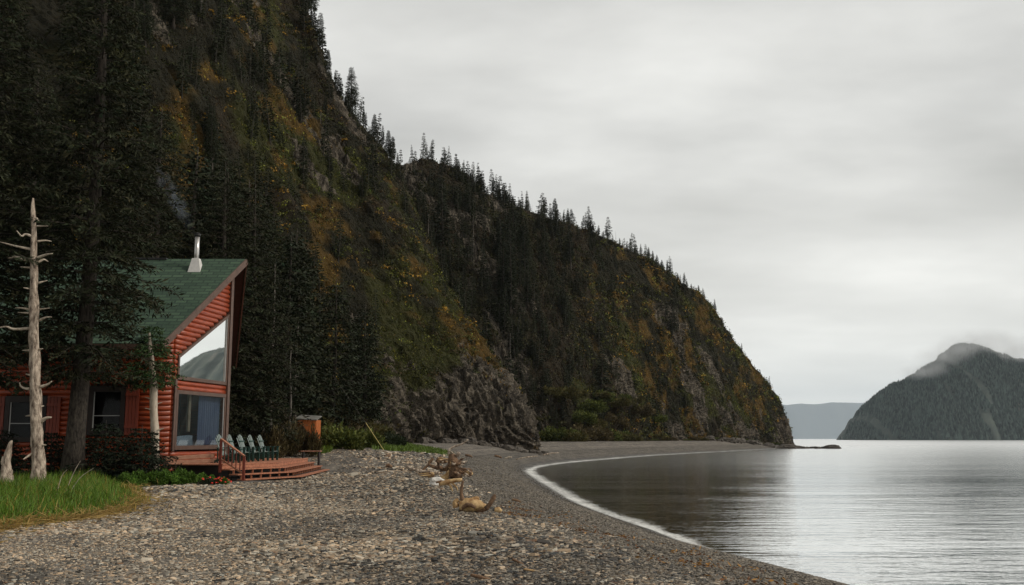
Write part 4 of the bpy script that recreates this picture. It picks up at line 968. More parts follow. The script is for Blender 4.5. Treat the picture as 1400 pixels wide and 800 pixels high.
# room behind the glass
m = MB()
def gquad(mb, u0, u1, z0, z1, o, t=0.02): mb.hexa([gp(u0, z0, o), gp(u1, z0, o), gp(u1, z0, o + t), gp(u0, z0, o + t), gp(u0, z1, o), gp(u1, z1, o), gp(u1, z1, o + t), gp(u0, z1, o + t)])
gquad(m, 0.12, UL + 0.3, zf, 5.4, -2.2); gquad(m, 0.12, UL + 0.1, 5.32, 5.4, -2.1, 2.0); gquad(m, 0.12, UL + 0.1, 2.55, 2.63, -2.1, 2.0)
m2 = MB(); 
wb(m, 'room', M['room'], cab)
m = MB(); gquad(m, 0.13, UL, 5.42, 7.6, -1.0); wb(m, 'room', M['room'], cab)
def curtain(u0, u1, z0, z1, o, mat, name='curtain', n=60, amp=0.05):
    mb = MB(); u = np.linspace(u0, u1, n); w = amp * np.sin((u - u0) * 34) + 0.3 * amp * np.sin((u - u0) * 71)
    V = []
    for a, b in zip(u, w): V += [gp(a, z0, o + b), gp(a, z1, o + b)]
    mb.add(V, [(2 * i, 2 * i + 2, 2 * i + 3, 2 * i + 1) for i in range(n - 1)]); return wb(mb, name, mat, cab, True)
curtain(2.55, UL - 0.15, 2.95, 5.0, -0.12, M['curtain'])
curtain(0.3, 1.0, 2.95, 5.0, -0.25, M['curtain'], n=30)
m = MB(); gquad(m, 1.75, 1.95, 3.5, 5.05, -0.22, 0.08); wb(m, 'inner_post', M['tan'], cab)
mb = MB(); uu = np.linspace(0, pi, 14)
V = [];
for i, a in enumerate(np.linspace(0.5, 3.9, 18)):
    hh = 0.42 * math.sin((i / 17) * pi)**0.5 if 0 < i < 17 else 0.02
    V += [gp(a, 2.9, -0.30), gp(a, 2.93 + hh, -0.34), gp(a, 2.93 + hh * 0.9, -0.8)]
mb.add(V, [(3 * i, 3 * i + 3, 3 * i + 4, 3 * i + 1) for i in range(17)] + [(3 * i + 1, 3 * i + 4, 3 * i + 5, 3 * i + 2) for i in range(17)]); wb(mb, 'sofa_back', M['cloth_grey'], cab, True)
# front windows with shutters
for (xa, xb, za, zb) in WIN:
    f = MB(); y0, y1 = Cy - 0.17, Cy - 0.02; w = 0.14
    f.box((xa - 0.04, y0, za - 0.04), (xb + 0.04, y1, za + w)); f.box((xa - 0.04, y0, zb - w), (xb + 0.04, y1, zb + 0.1)); f.box((xa - 0.04, y0, za + w), (xa + w, y1, zb - w)); f.box((xb - w, y0, za + w), (xb + 0.04, y1, zb - w))
    fo_ = wb(f, 'window', M['frame_dark'], cab)
    g = MB(); g.box((xa + w, y0 + 0.07, za + w), (xb - w, y0 + 0.08, zb - w)); wb(g, 'pane', M['glass'], fo_)
    s = MB(); s.box((xa + w + .02, y0 + .035, za + w), (xa + w + 0.06, y0 + .06, zb - w)); s.box((xa + w + .06, y0 + .035, za + w + 0.32 * (zb - za)), (xb - w, y0 + .06, za + w + 0.32 * (zb - za) + 0.03)); wb(s, 'sash', M['white'], fo_)
    d = MB(); d.box((xa, Cy + 0.25, za - 0.1), (xb, Cy + 0.3, zb + 0.1)); wb(d, 'inner_panel', M['frame_dark'], fo_)  # near-black panel set behind the pane
    for (sa, sb) in ((xa - 0.04 - 0.56, xa - 0.06), (xb + 0.06, xb + 0.04 + 0.56)):
        sh = MB(); k = 4; ww = (sb - sa) / k
        for i in range(k): sh.box((sa + i * ww + 0.008, y0 + 0.0, za - 0.02), (sa + (i + 1) * ww - 0.008, y0 + 0.035, zb + 0.08))
        for zz in (za + 0.25, zb - 0.3): sh.box((sa, y0 - 0.03, zz), (sb, y0 - 0.002, zz + 0.11))
        wb(sh, 'shutter', M['shutter'], cab)
# stove pipe through the roof
pc = W(268, 366, 43.95); px_, py_ = pc[0], 43.95; pz = roofz(py_)
ch = empty('stove_pipe', (px_, py_, pz)); ch.parent = None
bpy.data.objects.remove(ch)
def wcone(c, z0, z1, r0_, r1_, k, name, mat, parent, sm=True):
    mb = MB(); mb.tube([(c[0], c[1], z0), (c[0], c[1], z1)], [r0_, r1_], k); return wb(mb, name, mat, parent, sm)
ztp = W(268, 319, 43.95)[2]
sp_ = wcone((px_, py_), pz, ztp - 0.12, 0.105, 0.105, 16, 'stove_pipe', M['steel'], roof)
mb = MB(); a, b = 0.29, 0.15; zb_ = pz - 0.28; zt_ = pz + 0.42
mb.hexa([(px_ - a, py_ - a, zb_), (px_ + a, py_ - a, zb_), (px_ + a, py_ + a, zb_ + 0.1), (px_ - a, py_ + a, zb_ + 0.1), (px_ - b, py_ - b, zt_), (px_ + b, py_ - b, zt_), (px_ + b, py_ + b, zt_), (px_ - b, py_ + b, zt_)])
wb(mb, 'flashing', M['metal'], sp_)
wcone((px_, py_), ztp - 0.17, ztp - 0.03, 0.12, 0.16, 16, 'cap', M['black'], sp_); wcone((px_, py_), ztp - 0.03, ztp + 0.03, 0.17, 0.04, 16, 'cap', M['black'], sp_)

# ---- planks against the gable
for i, (pxa, pxb, pya, pyb) in enumerate([(226, 293, 627, 623), (229, 296, 633, 629.5), (236, 299, 639.5, 636), (262, 318, 643, 638)]):
    a = W(pxa, pya, 38.9); b = W(pxb, pyb, 40.0 if i < 3 else 38.6); o = empty('plank', (a + b) / 2)
    tag(o, ['uppermost weathered plank leaning under the big lower window', 'second weathered plank down under the big lower window', 'third weathered plank down under the big lower window', 'lowest plank lying in front of the others beside the stair rail'][i], 'plank', 'weathered planks under the big window')
    mb = MB(); mb.beam(a, b, 0.12, 0.155); oo = wb(mb, 'board', M['plank'], o); bevel(oo, 0.012)
    for e_ in (a, b - np.array([.1, 0, 0])):
        mb = MB(); mb.beam(e_ + [0, 0.0, -0.1], e_ + [0, 0, -1.0 + 0.12 * i], 0.1, 0.08, (0, 1, 0)); wb(mb, 'support', M['brown'], o)

# ---- deck
dz = CAMZ - 0.95
P1 = np.array([-10.9, 38.0]); P2 = np.array([-9.6, 41.2]); P3 = np.array([-10.15, 50.2])
n12 = np.array([.927, -.376]); n23 = np.array([.998, .06])
def offpoly(o):
    """right-hand outline of deck/step at outward offset o"""
    a = P1 + n12 * o; 
    d1 = P2 - P1; d2 = P3 - P2; A = np.array([[d1[0], -d2[0]], [d1[1], -d2[1]]]); b = (P2 + n23 * o) - (P1 + n12 * o)
    t = np.linalg.solve(A, b)[0]; return [a, a + d1 * t, P3 + n23 * o]
deck = empty('deck', (-11.2, 44, gc)); tag(deck, 'red-brown wooden deck with three wide wraparound steps below the glazed gable', 'deck')
def prism(mb, poly, z0, z1):
    n = len(poly); V = [(p[0], p[1], z0) for p in poly] + [(p[0], p[1], z1) for p in poly]
    Q = [(i, (i + 1) % n, n + (i + 1) % n, n + i) for i in range(n)]
    T = [(n, n + i, n + i + 1) for i in range(1, n - 1)] + [(0, i + 1, i) for i in range(1, n - 1)]; mb.add(V, Q, T)
base_poly = [(-13.1, 50.2), (-13.15, 38.6)]
mb = MB()
# boards run along the deck length
xs_b = np.arange(-13.1, -9.5, 0.145)
ol = offpoly(0.0)
def yrange(x):
    pts = [(-13.15, 38.3), tuple(ol[0]), tuple(ol[1])]
    y0 = np.interp(x, [-13.15, ol[0][0], ol[1][0]], [38.3, ol[0][1], ol[1][1]])
    y1 = 50.2 if x < P3[0] else np.interp(x, [P3[0], P2[0]], [P3[1], P2[1]])
    return y0, y1
for x in xs_b:
    a0, a1 = yrange(x); b0, b1 = yrange(x + 0.137)
    if x + 0.137 > P2[0]: continue
    mb.hexa([(x, a0, dz - .035), (x + .137, b0, dz - .035), (x + .137, b1, dz - .035), (x, a1, dz - .035), (x, a0, dz), (x + .137, b0, dz), (x + .137, b1, dz), (x, a1, dz)])
wb(mb, 'floor_boards', M['deckwood'], deck)
mb = MB(); 
def strip(o0, o1, z0, z1, mb):
    A = offpoly(o0); B = offpoly(o1)
    for i in range(2): mb.hexa([(*A[i], z0), (*B[i], z0), (*B[i + 1], z0), (*A[i + 1], z0), (*A[i], z1), (*B[i], z1), (*B[i + 1], z1), (*A[i + 1], z1)])
strip(-0.16, 0.02, dz - 0.045 + 0.012, dz + 0.012, mb); strip(-0.03, 0.0, dz - 0.17, dz - 0.036, mb); wb(mb, 'fascia', M['deckwood'], deck)
for i in range(1, 4):
    mb = MB(); zt = dz - 0.18 * i; strip(0.36 * (i - 1) - 0.03, 0.36 * (i - 1) + 0.155, zt - 0.04, zt, mb); strip(0.36 * (i - 1) + 0.165, 0.36 * i + 0.01, zt - 0.04, zt, mb)
    tr_ = wb(mb, 'tread', M['deckwood'], deck)
    A = offpoly(0.36 * (i - 1) - 0.06)
    for (p, q) in ((A[0], A[1]), (A[1], A[2])):
        L = np.linalg.norm(q - p); k = int(L / 0.55)
        for j in range(k):
            c = p + (q - p) * (j + 0.5) / k; rb_ = MB(); rb_.box((c[0] - .03, c[1] - .03, zt), (c[0] + .03, c[1] + .03, zt + 0.14)); wb(rb_, 'riser_block', M['deckwood'], tr_)
mb = MB(); prism(mb, [tuple(P1 + n12 * .8 + [-.3, .1]), tuple(offpoly(.8)[1]), tuple(offpoly(.8)[2]), (-13.1, 50.1), (-13.1, 39.2)], gc - 0.3, dz - 0.52)
wb(mb, 'underframe', M['frame_dark'], deck)
mb = MB(); prism(mb, [tuple(offpoly(-.12)[0]), tuple(offpoly(-.12)[1]), tuple(offpoly(-.12)[2]), (-13.05, 50.1), (-13.05, 39.0)], dz - 0.50, dz - 0.05)
wb(mb, 'underframe', M['frame_dark'], deck)
rail = MB(); ra = np.array([*(P1 - n12 * 0.08 + [-0.0, -0.05]), dz + 0.95]); rbv = np.array([*(P1 + n12 * 1.0 + [0, -0.05]), dz - 0.54 + 0.86])
rail.beam(ra, rbv, 0.11, 0.045); handr = wb(rail, 'railing', M['deckwood'], deck)
for (p, zb1) in ((ra, dz - 0.3), (rbv, gc - 0.1)):
    mb = MB(); mb.box((p[0] - .045, p[1] - .045, zb1), (p[0] + .045, p[1] + .045, p[2] - 0.03)); wb(mb, 'post', M['shutter'], handr)
mb = MB(); mb.beam(ra - [0, 0, 0.75], rbv - [0, 0, 0.66], 0.05, 0.06); wb(mb, 'lower_rail', M['deckwood'], handr)
for j in range(1, 6):
    p = ra + (rbv - ra) * j / 6; mb = MB(); mb.box((p[0] - .018, p[1] - .018, p[2] - 0.70), (p[0] + .018, p[1] + .018, p[2] - 0.02)); wb(mb, 'baluster', M['shutter'], handr)

# ---- adirondack chairs
def chair():
    r = empty('deck_chair', (0, 0, 0))
    def add(name, mb, mat): return bevel(mb.build(name, mat, r), 0.006)
    # faces +x : seat slopes back, back leans back and fans out
    mb = MB(); n = 6
    for i in range(n):
        x = 0.32 - i * 0.095; z = 0.40 - i * 0.022; mb.box((x - .085, -.26, z - .012), (x, .26, z + .012))
    add('seat', mb, M['chair_sky_sheen'])
    mb = MB(); k = 6
    for i in range(k):
        f = (i - (k - 1) / 2) / ((k - 1) / 2); L = 0.86 - 0.14 * f * f
        a = np.array([-0.20, f * 0.20, 0.27]); b = a + np.array([-0.27, f * 0.07, L])
        mb.beam(a, b, 0.078, 0.02, (1, 0, 0))
    add('backrest', mb, M['chair_sky_sheen'])
    mb = MB(); mb.beam((-.25, -.27, .52), (-.25, .27, .52), .03, .06); mb.beam((-.36, -.25, .85), (-.36, .25, .85), .03, .05); add('back_brace', mb, M['chair_dark'])
    for s in (-1, 1):
        mb = MB(); mb.hexa([(-.40, s * .36 - .045, .58), (.38, s * .34 - .07, .60), (.38, s * .34 + .07, .60), (-.40, s * .36 + .03, .58), (-.40, s * .36 - .045, .605), (.38, s * .34 - .07, .625), (.38, s * .34 + .07, .625), (-.40, s * .36 + .03, .605)])
        add('armrest', mb, M['chair_dark'])
        mb = MB(); mb.beam((.29, s * .29, 0), (.29, s * .30, .598), .03, .10, (1, 0, 0)); add('leg', mb, M['chair_dark'])
        mb = MB(); mb.beam((-.50, s * .27, .0 + .045), (.30, s * .27, .37), .028, .09); mb.beam((-.33, s * .305, .0), (-.33, s * .33, .585), .05, .03, (0, 1, 0)); add('leg', mb, M['chair_dark'])
    return r
def copy_tree(o, parent=None):
    c = o.copy(); COL.objects.link(c); c.parent = parent
    for ch_ in [x for x in bpy.data.objects if x.parent == o]: copy_tree(ch_, c)
    return c
ch0 = chair()
labs = ['green deck chair mostly hidden behind the stair post, first of the row', 'green deck chair second from the stair railing', 'green deck chair in the middle of the row', 'green deck chair fourth from the stair railing', 'green deck chair at the far end of the row, both arms in view']
for i, (x, y) in enumerate([(-11.25, 40.1), (-11.2, 41.45), (-11.15, 42.8), (-11.05, 44.1), (-10.95, 45.4)]):
    o = ch0 if i == 0 else copy_tree(ch0)
    o.location = (x, y, dz); o.rotation_euler = (0, 0, radians([-8, -4, -9, -5, -7][i])); tag(o, labs[i], 'chair', 'green chairs in a row on the deck')

# ---- outhouse-sized shed
sx0, sx1, sy = (409 - 700) / 1361 * 60, (434 - 700) / 1361 * 60, 60.0; sg_ = gz(-12, 60)
shed = empty('shed', ((sx0 + sx1) / 2, sy + 0.6, sg_)); tag(shed, 'tiny orange board shed with a pale lean-to roof half hidden by brush', 'shed')
def boards(x0, y0, x1, y1, z0, zt, n, mb):
    for i in range(n):
        a = i / n; b = (i + 0.93) / n; t = 0.02 * (i % 2); dx, dy = (y1 - y0), -(x1 - x0); l = math.hypot(dx, dy); dx, dy = dx / l * (0.03 + t), dy / l * (0.03 + t)
        xa, ya, xb, yb = x0 + (x1 - x0) * a, y0 + (y1 - y0) * a, x0 + (x1 - x0) * b, y0 + (y1 - y0) * b
        mb.hexa([(xa, ya, z0), (xb, yb, z0), (xb + dx, yb + dy, z0), (xa + dx, ya + dy, z0), (xa, ya, zt), (xb, yb, zt), (xb + dx, yb + dy, zt), (xa + dx, ya + dy, zt)])
mb = MB(); boards(sx0, sy, sx1, sy, sg_, sg_ + 1.9, 8, mb); boards(sx1, sy, sx1, sy + 1.3, sg_, sg_ + 1.9, 8, mb); boards(sx0, sy + 1.3, sx0, sy, sg_, sg_ + 1.9, 8, mb); boards(sx1, sy + 1.3, sx0, sy + 1.3, sg_, sg_ + 1.9, 8, mb); wb(mb, 'wall', M['shedwood'], shed)
mb = MB(); mb.hexa([(sx0 - .1, sy - .25, sg_ + 1.95), (sx1 + .08, sy - .12, sg_ + 1.87), (sx1 + .08, sy + 1.4, sg_ + 2.12), (sx0 - .1, sy + 1.5, sg_ + 2.2), (sx0 - .1, sy - .25, sg_ + 2.0), (sx1 + .08, sy - .12, sg_ + 1.92), (sx1 + .08, sy + 1.4, sg_ + 2.17), (sx0 - .1, sy + 1.5, sg_ + 2.25)]); wb(mb, 'roof', M['tin'], shed)
mb = MB(); mb.box((sx0 + .28, sy - .07, sg_ + .1), (sx0 + .82, sy - .052, sg_ + 1.75)); wb(mb, 'door', M['shedwood'], shed)
# bench by the far end of the deck
bn = W(424, 617, 50.9); bn = np.array([bn[0], 51.2, gz(bn[0], 51.2)])
bench = empty('bench', bn); tag(bench, 'low dark bench at the far end of the deck', 'bench'); hz_ = W(424, 616, 51.2)[2]
mb = MB(); mb.box((bn[0] - .5, 51.0, hz_ - .06), (bn[0] + .5, 51.4, hz_)); wb(mb, 'seat', M['plank'], bench)
for s in (-.4, .4):
    mb = MB(); mb.box((bn[0] + s - .04, 51.03, bn[2] - .05), (bn[0] + s + .04, 51.37, hz_ - .062)); wb(mb, 'leg', M['frame_dark'], bench)
# guy wire
ga = np.array([*W(525, 614, 68)[:2], 0]); ga[2] = gz(ga[0], ga[1]); gb = W(500, 578, 68); gcn = W(455, 513, 68)
gw_ = empty('guy_wire', ga); tag(gw_, 'thin slanting guy wire with a pale yellow sleeve near the cliff foot', 'guy wire')
mb = MB(); mb.tube([ga + (gb - ga) * t for t in (0, .5, 1)], 0.02, 6); wb(mb, 'sleeve', M['yellow'], gw_)
mb = MB(); mb.tube([gb, gcn], 0.006, 4); wb(mb, 'cable', M['bark_grey'], gw_)

# ------------------------------------------------------------------ dead snag, stump and near trees
def noisy_tube(pts, rad, k, seed, amp=0.12, sc=3.0):
    mb = MB(); mb.tube(pts, rad, k); V = mb.V[0]; n = len(pts) * k
    c = np.repeat(np.asarray(pts), k, 0); d = V[:n] - c; r = np.repeat(rad, k)[:, None]
    f = 1 + amp * (ridge(V[:n, 0] * sc * 2, V[:n, 1] * sc * 2, V[:n, 2] * sc * 0.35, 3, seed) + 0.7 * noise(V[:n, 0] * sc, V[:n, 1] * sc, V[:n, 2] * sc, seed + 1))
    V[:n] = c + d * f[:, None]; return mb
def curve_pts(P, n):
    P = np.array(P, float); t = np.linspace(0, 1, len(P)); tt = np.linspace(0, 1, n); return np.column_stack([np.interp(tt, t, P[:, i]) for i in range(3)])
YS = 33.0
sb = W(54, 664, YS); gs = gz(sb[0], YS); sb[2] = gs - 0.1
snag = empty('dead_tree', (sb[0], YS, gs)); tag(snag, 'tall pale barkless dead trunk with stubby broken branches in the grass', 'tree')
prof_s = [(54, 668, 13), (52, 640, 11.5), (51, 610, 10), (49.5, 570, 8.8), (48.5, 530, 8.6), (47, 480, 8.8), (46, 440, 8.2), (46.5, 400, 7.2), (46.5, 360, 5.8), (46, 330, 5.0), (45.5, 300, 4.4), (45, 283, 3.4), (45.5, 271, 1.6)]
pts = np.array([W(a, b, YS) for a, b, _ in prof_s]); rr = np.array([0.72 * c * YS / F for *_, c in prof_s])
pf = cr(pts, 16); rf_ = np.interp(np.linspace(0, 1, len(pf)), np.linspace(0, 1, len(rr)), rr)
wb(noisy_tube(pf, rf_, 28, 5, 0.26, 3.2), 'trunk', M['deadwood'], snag, True)
BR = [([(46, 324), (36, 320), (30, 322), (23, 317)], 1.7), ([(43, 341), (25, 337), (0, 331)], 1.7), ([(42, 356), (30, 354), (22, 351), (11, 354)], 2.2), ([(24, 353), (20, 349)], 1.2), ([(42, 366), (27, 365)], 1.3), ([(50, 309), (67, 308.5)], 1.0), ([(51, 330), (62, 328.5), (71, 330)], 1.3),
      ([(51, 353), (62, 349), (72, 347)], 2.0), ([(52, 359), (60, 355), (67, 358)], 1.7), ([(52, 387), (65, 384)], 1.4), ([(41, 395), (32, 394)], 1.2), ([(40, 423), (30, 421), (21, 422)], 1.4), ([(54, 423), (68, 422)], 1.3), ([(54, 438), (63, 435), (70, 434)], 1.5), ([(40, 428), (25, 427)], 1.2),
      ([(40, 449), (20, 450), (8, 446), (-6, 450)], 1.8), ([(41, 532), (33, 531), (28, 527), (27, 523)], 1.7), ([(55, 529), (64, 526), (72, 521)], 1.8), ([(42, 513), (36, 512)], 1.5), ([(55, 556), (61, 555)], 1.3), ([(56, 576), (62, 572), (70, 571)], 2.6), ([(46, 619), (38, 624), (31, 628)], 1.8), ([(57, 609), (63, 608)], 1.6), ([(41, 479), (29, 479)], 1.4), ([(54, 478), (59, 477)], 1.4), ([(50, 299), (53, 302)], 1.5), ([(42, 568), (35, 569)], 1.2)]
rs2 = np.random.default_rng(3)
for i, (pp, w) in enumerate(BR):
    n = len(pp); dy = rs2.uniform(-0.5, 0.35)
    q = np.array([W(a, b, YS + dy * (j + 0.3) / n) for j, (a, b) in enumerate(pp)]); q[1:] += rs2.normal(0, 0.012, q[1:].shape)
    mb = MB(); qq = cr(q, 4); mb.tube(qq, np.linspace(w * 1.25, w * 0.35, len(qq)) * YS / F, 7); wb(mb, 'branch', M['deadwood_pale'], snag, True)
# short broken stump at the left edge
YT = 31.5; st0 = W(8, 672, YT); stp = empty('dead_stump', (st0[0], YT, gz(st0[0], YT))); tag(stp, 'short jagged grey stump left of the tall dead trunk', 'stump')
for nm, pp in (('trunk', [(6, 676, 8), (9, 655, 7.5), (8, 640, 5.5), (11, 622, 3.6), (15, 606, 2.6), (16.5, 602, 0.8)]), ('branch', [(11, 652, 4), (14, 646, 3.2), (16, 642, 1.2)]), ('branch', [(7, 640, 3), (4, 632, 2.2), (4, 624, 0.8)])):
    q = cr(np.array([W(a, b, YT) for a, b, _ in pp]), 6); r_ = np.interp(np.linspace(0, 1, len(q)), np.linspace(0, 1, len(pp)), [c * YT / F for *_, c in pp])
    wb(noisy_tube(q, r_, 12, 8, 0.3, 4), nm, M['deadwood'], stp, True)

def near_spruce(px, Yd, h, r, seed, base, whorls, bpw, twigs, cp, label, tr, sparse=0.05, tone=(0.022, 0.025, 0.012), tl=0.9, cw=0.07, lean=0.0, bark='bark', droop=0.5):
    ms = spruce(seed, h, r, whorls, bpw, twigs, cp, tl, cw, base, sparse, droop, tone, tr, 18, True, lean)
    x = (px - 700) / 1361 * Yd; return put_tree('spruce_tree', ms, (x, Yd, gz(x, Yd) - 0.15), 1.0, 0.7 * seed, label, 'tree', None, bark)
near_spruce(106, 35.6, 23, 3.5, 41, 0.17, 50, 8, 24, 8, 'huge dark spruce with thick speckled trunk in front of the cabin', 0.34, 0.14)
near_spruce(-45, 34.5, 21, 4.0, 42, 0.18, 54, 8, 24, 7, 'large dark spruce at the left edge, only its right boughs in view', 0.36, 0.1)
near_spruce(30, 52.5, 22, 4.4, 43, 0.2, 50, 8, 20, 6, 'tall dark spruce rising behind the left end of the cabin roof', 0.34, 0.1)
near_spruce(205, 54, 20, 4.0, 44, 0.2, 50, 8, 20, 6, 'tall dark spruce rising behind the cabin roof left of the stove pipe', 0.32, 0.1)
near_spruce(300, 55, 17, 3.6, 45, 0.12, 46, 8, 20, 6, 'tall dark spruce just behind the peak of the cabin roof', 0.3, 0.1)
near_spruce(345, 57, 16, 3.6, 46, 0.06, 46, 8, 20, 6, 'dark spruce right behind the prow of the cabin', 0.3, 0.1)
# half-bare spruce with the pale trunk by the gable corner
YP = 37.2; b0 = W(212, 640, YP); gg = gz(b0[0], YP); pt = empty('spruce_tree', (b0[0], YP, gg)); tag(pt, 'small spruce with bare whitish trunk standing by the near cabin corner', 'tree')
pr = [(213, 645, 5.6), (212, 620, 5.2), (212, 590, 5.3), (210, 560, 4.8), (210, 530, 4.6), (208, 505, 4.0), (206, 480, 3.0), (204, 455, 1.5)]
q = cr(np.array([W(a, b, YP) for a, b, _ in pr]), 6); r_ = np.interp(np.linspace(0, 1, len(q)), np.linspace(0, 1, len(pr)), [c * YP / F for *_, c in pr])
wb(noisy_tube(q, r_, 14, 15, 0.15, 3), 'trunk', M['deadwood_pale'], pt, True)
_t, crn, lmb = spruce(61, 2.4, 1.35, 13, 7, 12, 7, 0.5, 0.055, 0.02, 0.05, 0.35, (0.035, 0.06, 0.02), 0.05)
zc = W(208, 528, YP)[2] - gg
for nm, me, mt in (('crown', crn, 'needle'), ('limbs', lmb, 'bark')):
    o = link(nm, me, M[mt], pt); o.location = (W(206, 500, YP)[0] - b0[0], 0, zc)
for i, (pp, w) in enumerate([([(206, 560), (198, 558)], 1.0), ([(216, 588), (224, 586)], 1.3), ([(205, 545), (198, 543)], .9), ([(216, 552), (222, 550)], .9)]):
    q = np.array([W(a, b, YP - 0.1) for a, b in pp]); mb = MB(); mb.tube(q, [w * YP / F, .4 * w * YP / F], 5); wb(mb, 'branch', M['deadwood_pale'], pt)
# low dark boughs in front of the log wall
YB_ = spruce(71, 2.6, 1.7, 12, 8, 14, 7, 0.55, 0.06, 0.12, 0.05, 0.25, (0.014, 0.02, 0.011), 0.06)
for px, Yd, s, lab in ((78, 36.4, 0.85, 'young dark spruce under the left front window'), (150, 36.6, 1.0, 'bushy young dark spruce under the right front window'), (200, 36.3, 0.92, 'young dark spruce beside the pale bare trunk'), (10, 37, 0.9, 'young dark spruce in front of the log wall at the left edge')):
    x = (px - 700) / 1361 * Yd; put_tree('young_spruce', YB_, (x, Yd, gz(x, Yd) - 0.1), (s, s, s * 0.9), px * 0.1, lab, 'tree')
# leafy bed beside the stair
for i, (px, Yd, s) in enumerate([(182, 33.6, .62), (200, 34.4, .66), (218, 34.8, .62), (236, 35.0, .66), (254, 35.4, .62), (270, 35.6, .56), (286, 36.0, .5), (228, 36.4, .7), (250, 37, .7)]):
    x = (px - 700) / 1361 * Yd; put_bush('leafy_plant', BL, (x, Yd, gz(x, Yd) - 0.05), (s, s, s * 1.15), 'low bright green leafy plant in the bed between grass and stair', 'plant', 'leafy plants in the bed by the stair')
for i, (px, Yd, s, lab) in enumerate([(292, 34.6, .45, 'dark leafy plant with small red flowers in the bed by the stair'), (311, 34.7, .42, 'plant with a bright red bloom beside the foot of the stair rail')]):
    x = (px - 700) / 1361 * Yd; o = put_bush('flowering_plant', BD if i == 0 else BL, (x, Yd, gz(x, Yd) - 0.05), s, lab, 'plant')
    fm = MB(); rr2 = np.random.default_rng(i + 5)
    for k in range(14):
        c = rdir(1, rr2)[0] * 0.75; c[2] = abs(c[2]) * 0.7 + 0.2; fm.tube([c, c + [0, 0, .07]], [0.09, 0.06], 6)
    fm.build('blooms', M['flower'], o)

# ------------------------------------------------------------------ grass
def blades(P, L, Wd, col, rng, lean=0.35):
    n = len(P); a = rng.uniform(0, 2 * pi, n); ln = np.abs(rng.normal(0, lean, n)); d = np.column_stack([np.cos(a) * ln, np.sin(a) * ln, np.ones(n)]); d /= np.linalg.norm(d, axis=1)[:, None]
    d2 = d + np.column_stack([np.cos(a), np.sin(a), -0.6 * np.ones(n)]) * rng.uniform(0.1, 0.8, n)[:, None]; d2 /= np.linalg.norm(d2, axis=1)[:, None]
    w = np.column_stack([-np.sin(a + .6), np.cos(a + .6), np.zeros(n)]) * (Wd / 2)[:, None]; L = L[:, None]
    m1 = P + d * L * 0.6; e = m1 + d2 * L * 0.45
    V = np.stack([P - w, P + w, m1 + w * .8, m1 - w * .8, e + w * .1, e - w * .1], 1).reshape(-1, 3)
    Q = (np.arange(n)[:, None, None] * 6 + np.array([(0, 1, 2, 3), (3, 2, 4, 5)])[None]).reshape(-1, 4)
    return V, Q, np.repeat(col, 6, 0)
rgk = np.random.default_rng(9)
edge_px = [(-120, 760), (-60, 742), (0, 730), (40, 724), (90, 715), (130, 709), (168, 701), (192, 693), (198, 682), (184, 671), (176, 662)]
edge = [G(a, b, 1.6)[:2] for a, b in edge_px]; gpoly = np.array(edge + [(-13.5, 39.5), (-30, 39.5), (-30, 15)])
n = 150000; gx = rgk.uniform(-26, -5.5, n); gy = rgk.uniform(14, 39, n); gx += 0.0
wob = fbm(gx * 1.3, gy * 1.3, 0, 3, 3) * 0.5
ok = inside(gpoly, gx + wob, gy + wob) & (gx > -0.58 * gy - 1) ; gx, gy, = gx[ok], gy[ok]
dE = dist_line(np.array(edge), gx, gy); clump = fbm(gx / 0.8, gy / 0.8, 0, 3, 12)
ok = rgk.uniform(size=len(gx)) < np.clip(0.7 + clump * 1.2, 0.15, 1); gx, gy, dE, clump = gx[ok], gy[ok], dE[ok], clump[ok]; n = len(gx)
L = rgk.uniform(0.22, 0.55, n) * (0.45 + 0.55 * sstep(0.1, 1.2, dE)) * (1 + 0.35 * clump); yel = (rgk.uniform(size=n) < 0.07 + 0.5 * (1 - sstep(0.05, 0.6, dE)))[:, None]
gcol = np.array([0.09, 0.18, 0.024]) * rgk.uniform(0.45, 1.5, (n, 1)) + np.array([0.06, 0.06, 0.0]) * rgk.uniform(0, 1, (n, 1)); ycol = np.array([0.42, 0.27, 0.07]) * rgk.uniform(0.5, 1.4, (n, 1))
V, Q, Cc = blades(np.column_stack([gx, gy, ground_z(gx, gy) - 0.02]), L, rgk.uniform(0.012, 0.026, n), np.where(yel, ycol, gcol), rgk, 0.35)
print('grass', n)
tag(link('grass', np_mesh('grass', V, Q, col=Cc), M['grassm']), 'long bright green grass round the dead trunk, yellowing at its edge', 'grass', kind='stuff')
# straw lying at the edge of the grass
k = rgk.integers(0, len(edge) - 1, 3500); t = rgk.uniform(size=(3500, 1)); E = np.array(edge); p = E[k] * (1 - t) + E[k + 1] * t + rgk.normal(0, 0.16, (3500, 2)) * rgk.choice([0.6, 1.5, 3.0], (3500, 1)) - np.array([[0.2, -0.15]])
ok = p[:, 1] > 14; p = p[ok]; n = len(p)
d = rdir(n, rgk) * np.array([1, 1, 0.25]); V, Q, Cc = cards(np.column_stack([p, ground_z(p[:, 0], p[:, 1]) + rgk.uniform(0.02, 0.10, n)]), d, np.array([[0, 0, 1.0]]) + rdir(n, rgk), rgk.uniform(0.12, 0.4, n), rgk.uniform(0.01, 0.025, n), np.array([0.40, 0.27, 0.09]) * rgk.uniform(0.5, 1.3, (n, 1)))
tag(link('dry_grass', np_mesh('dry_grass', V, Q, col=Cc), M['grassm']), 'flattened yellow dead grass along the edge of the green grass', 'grass', kind='stuff')
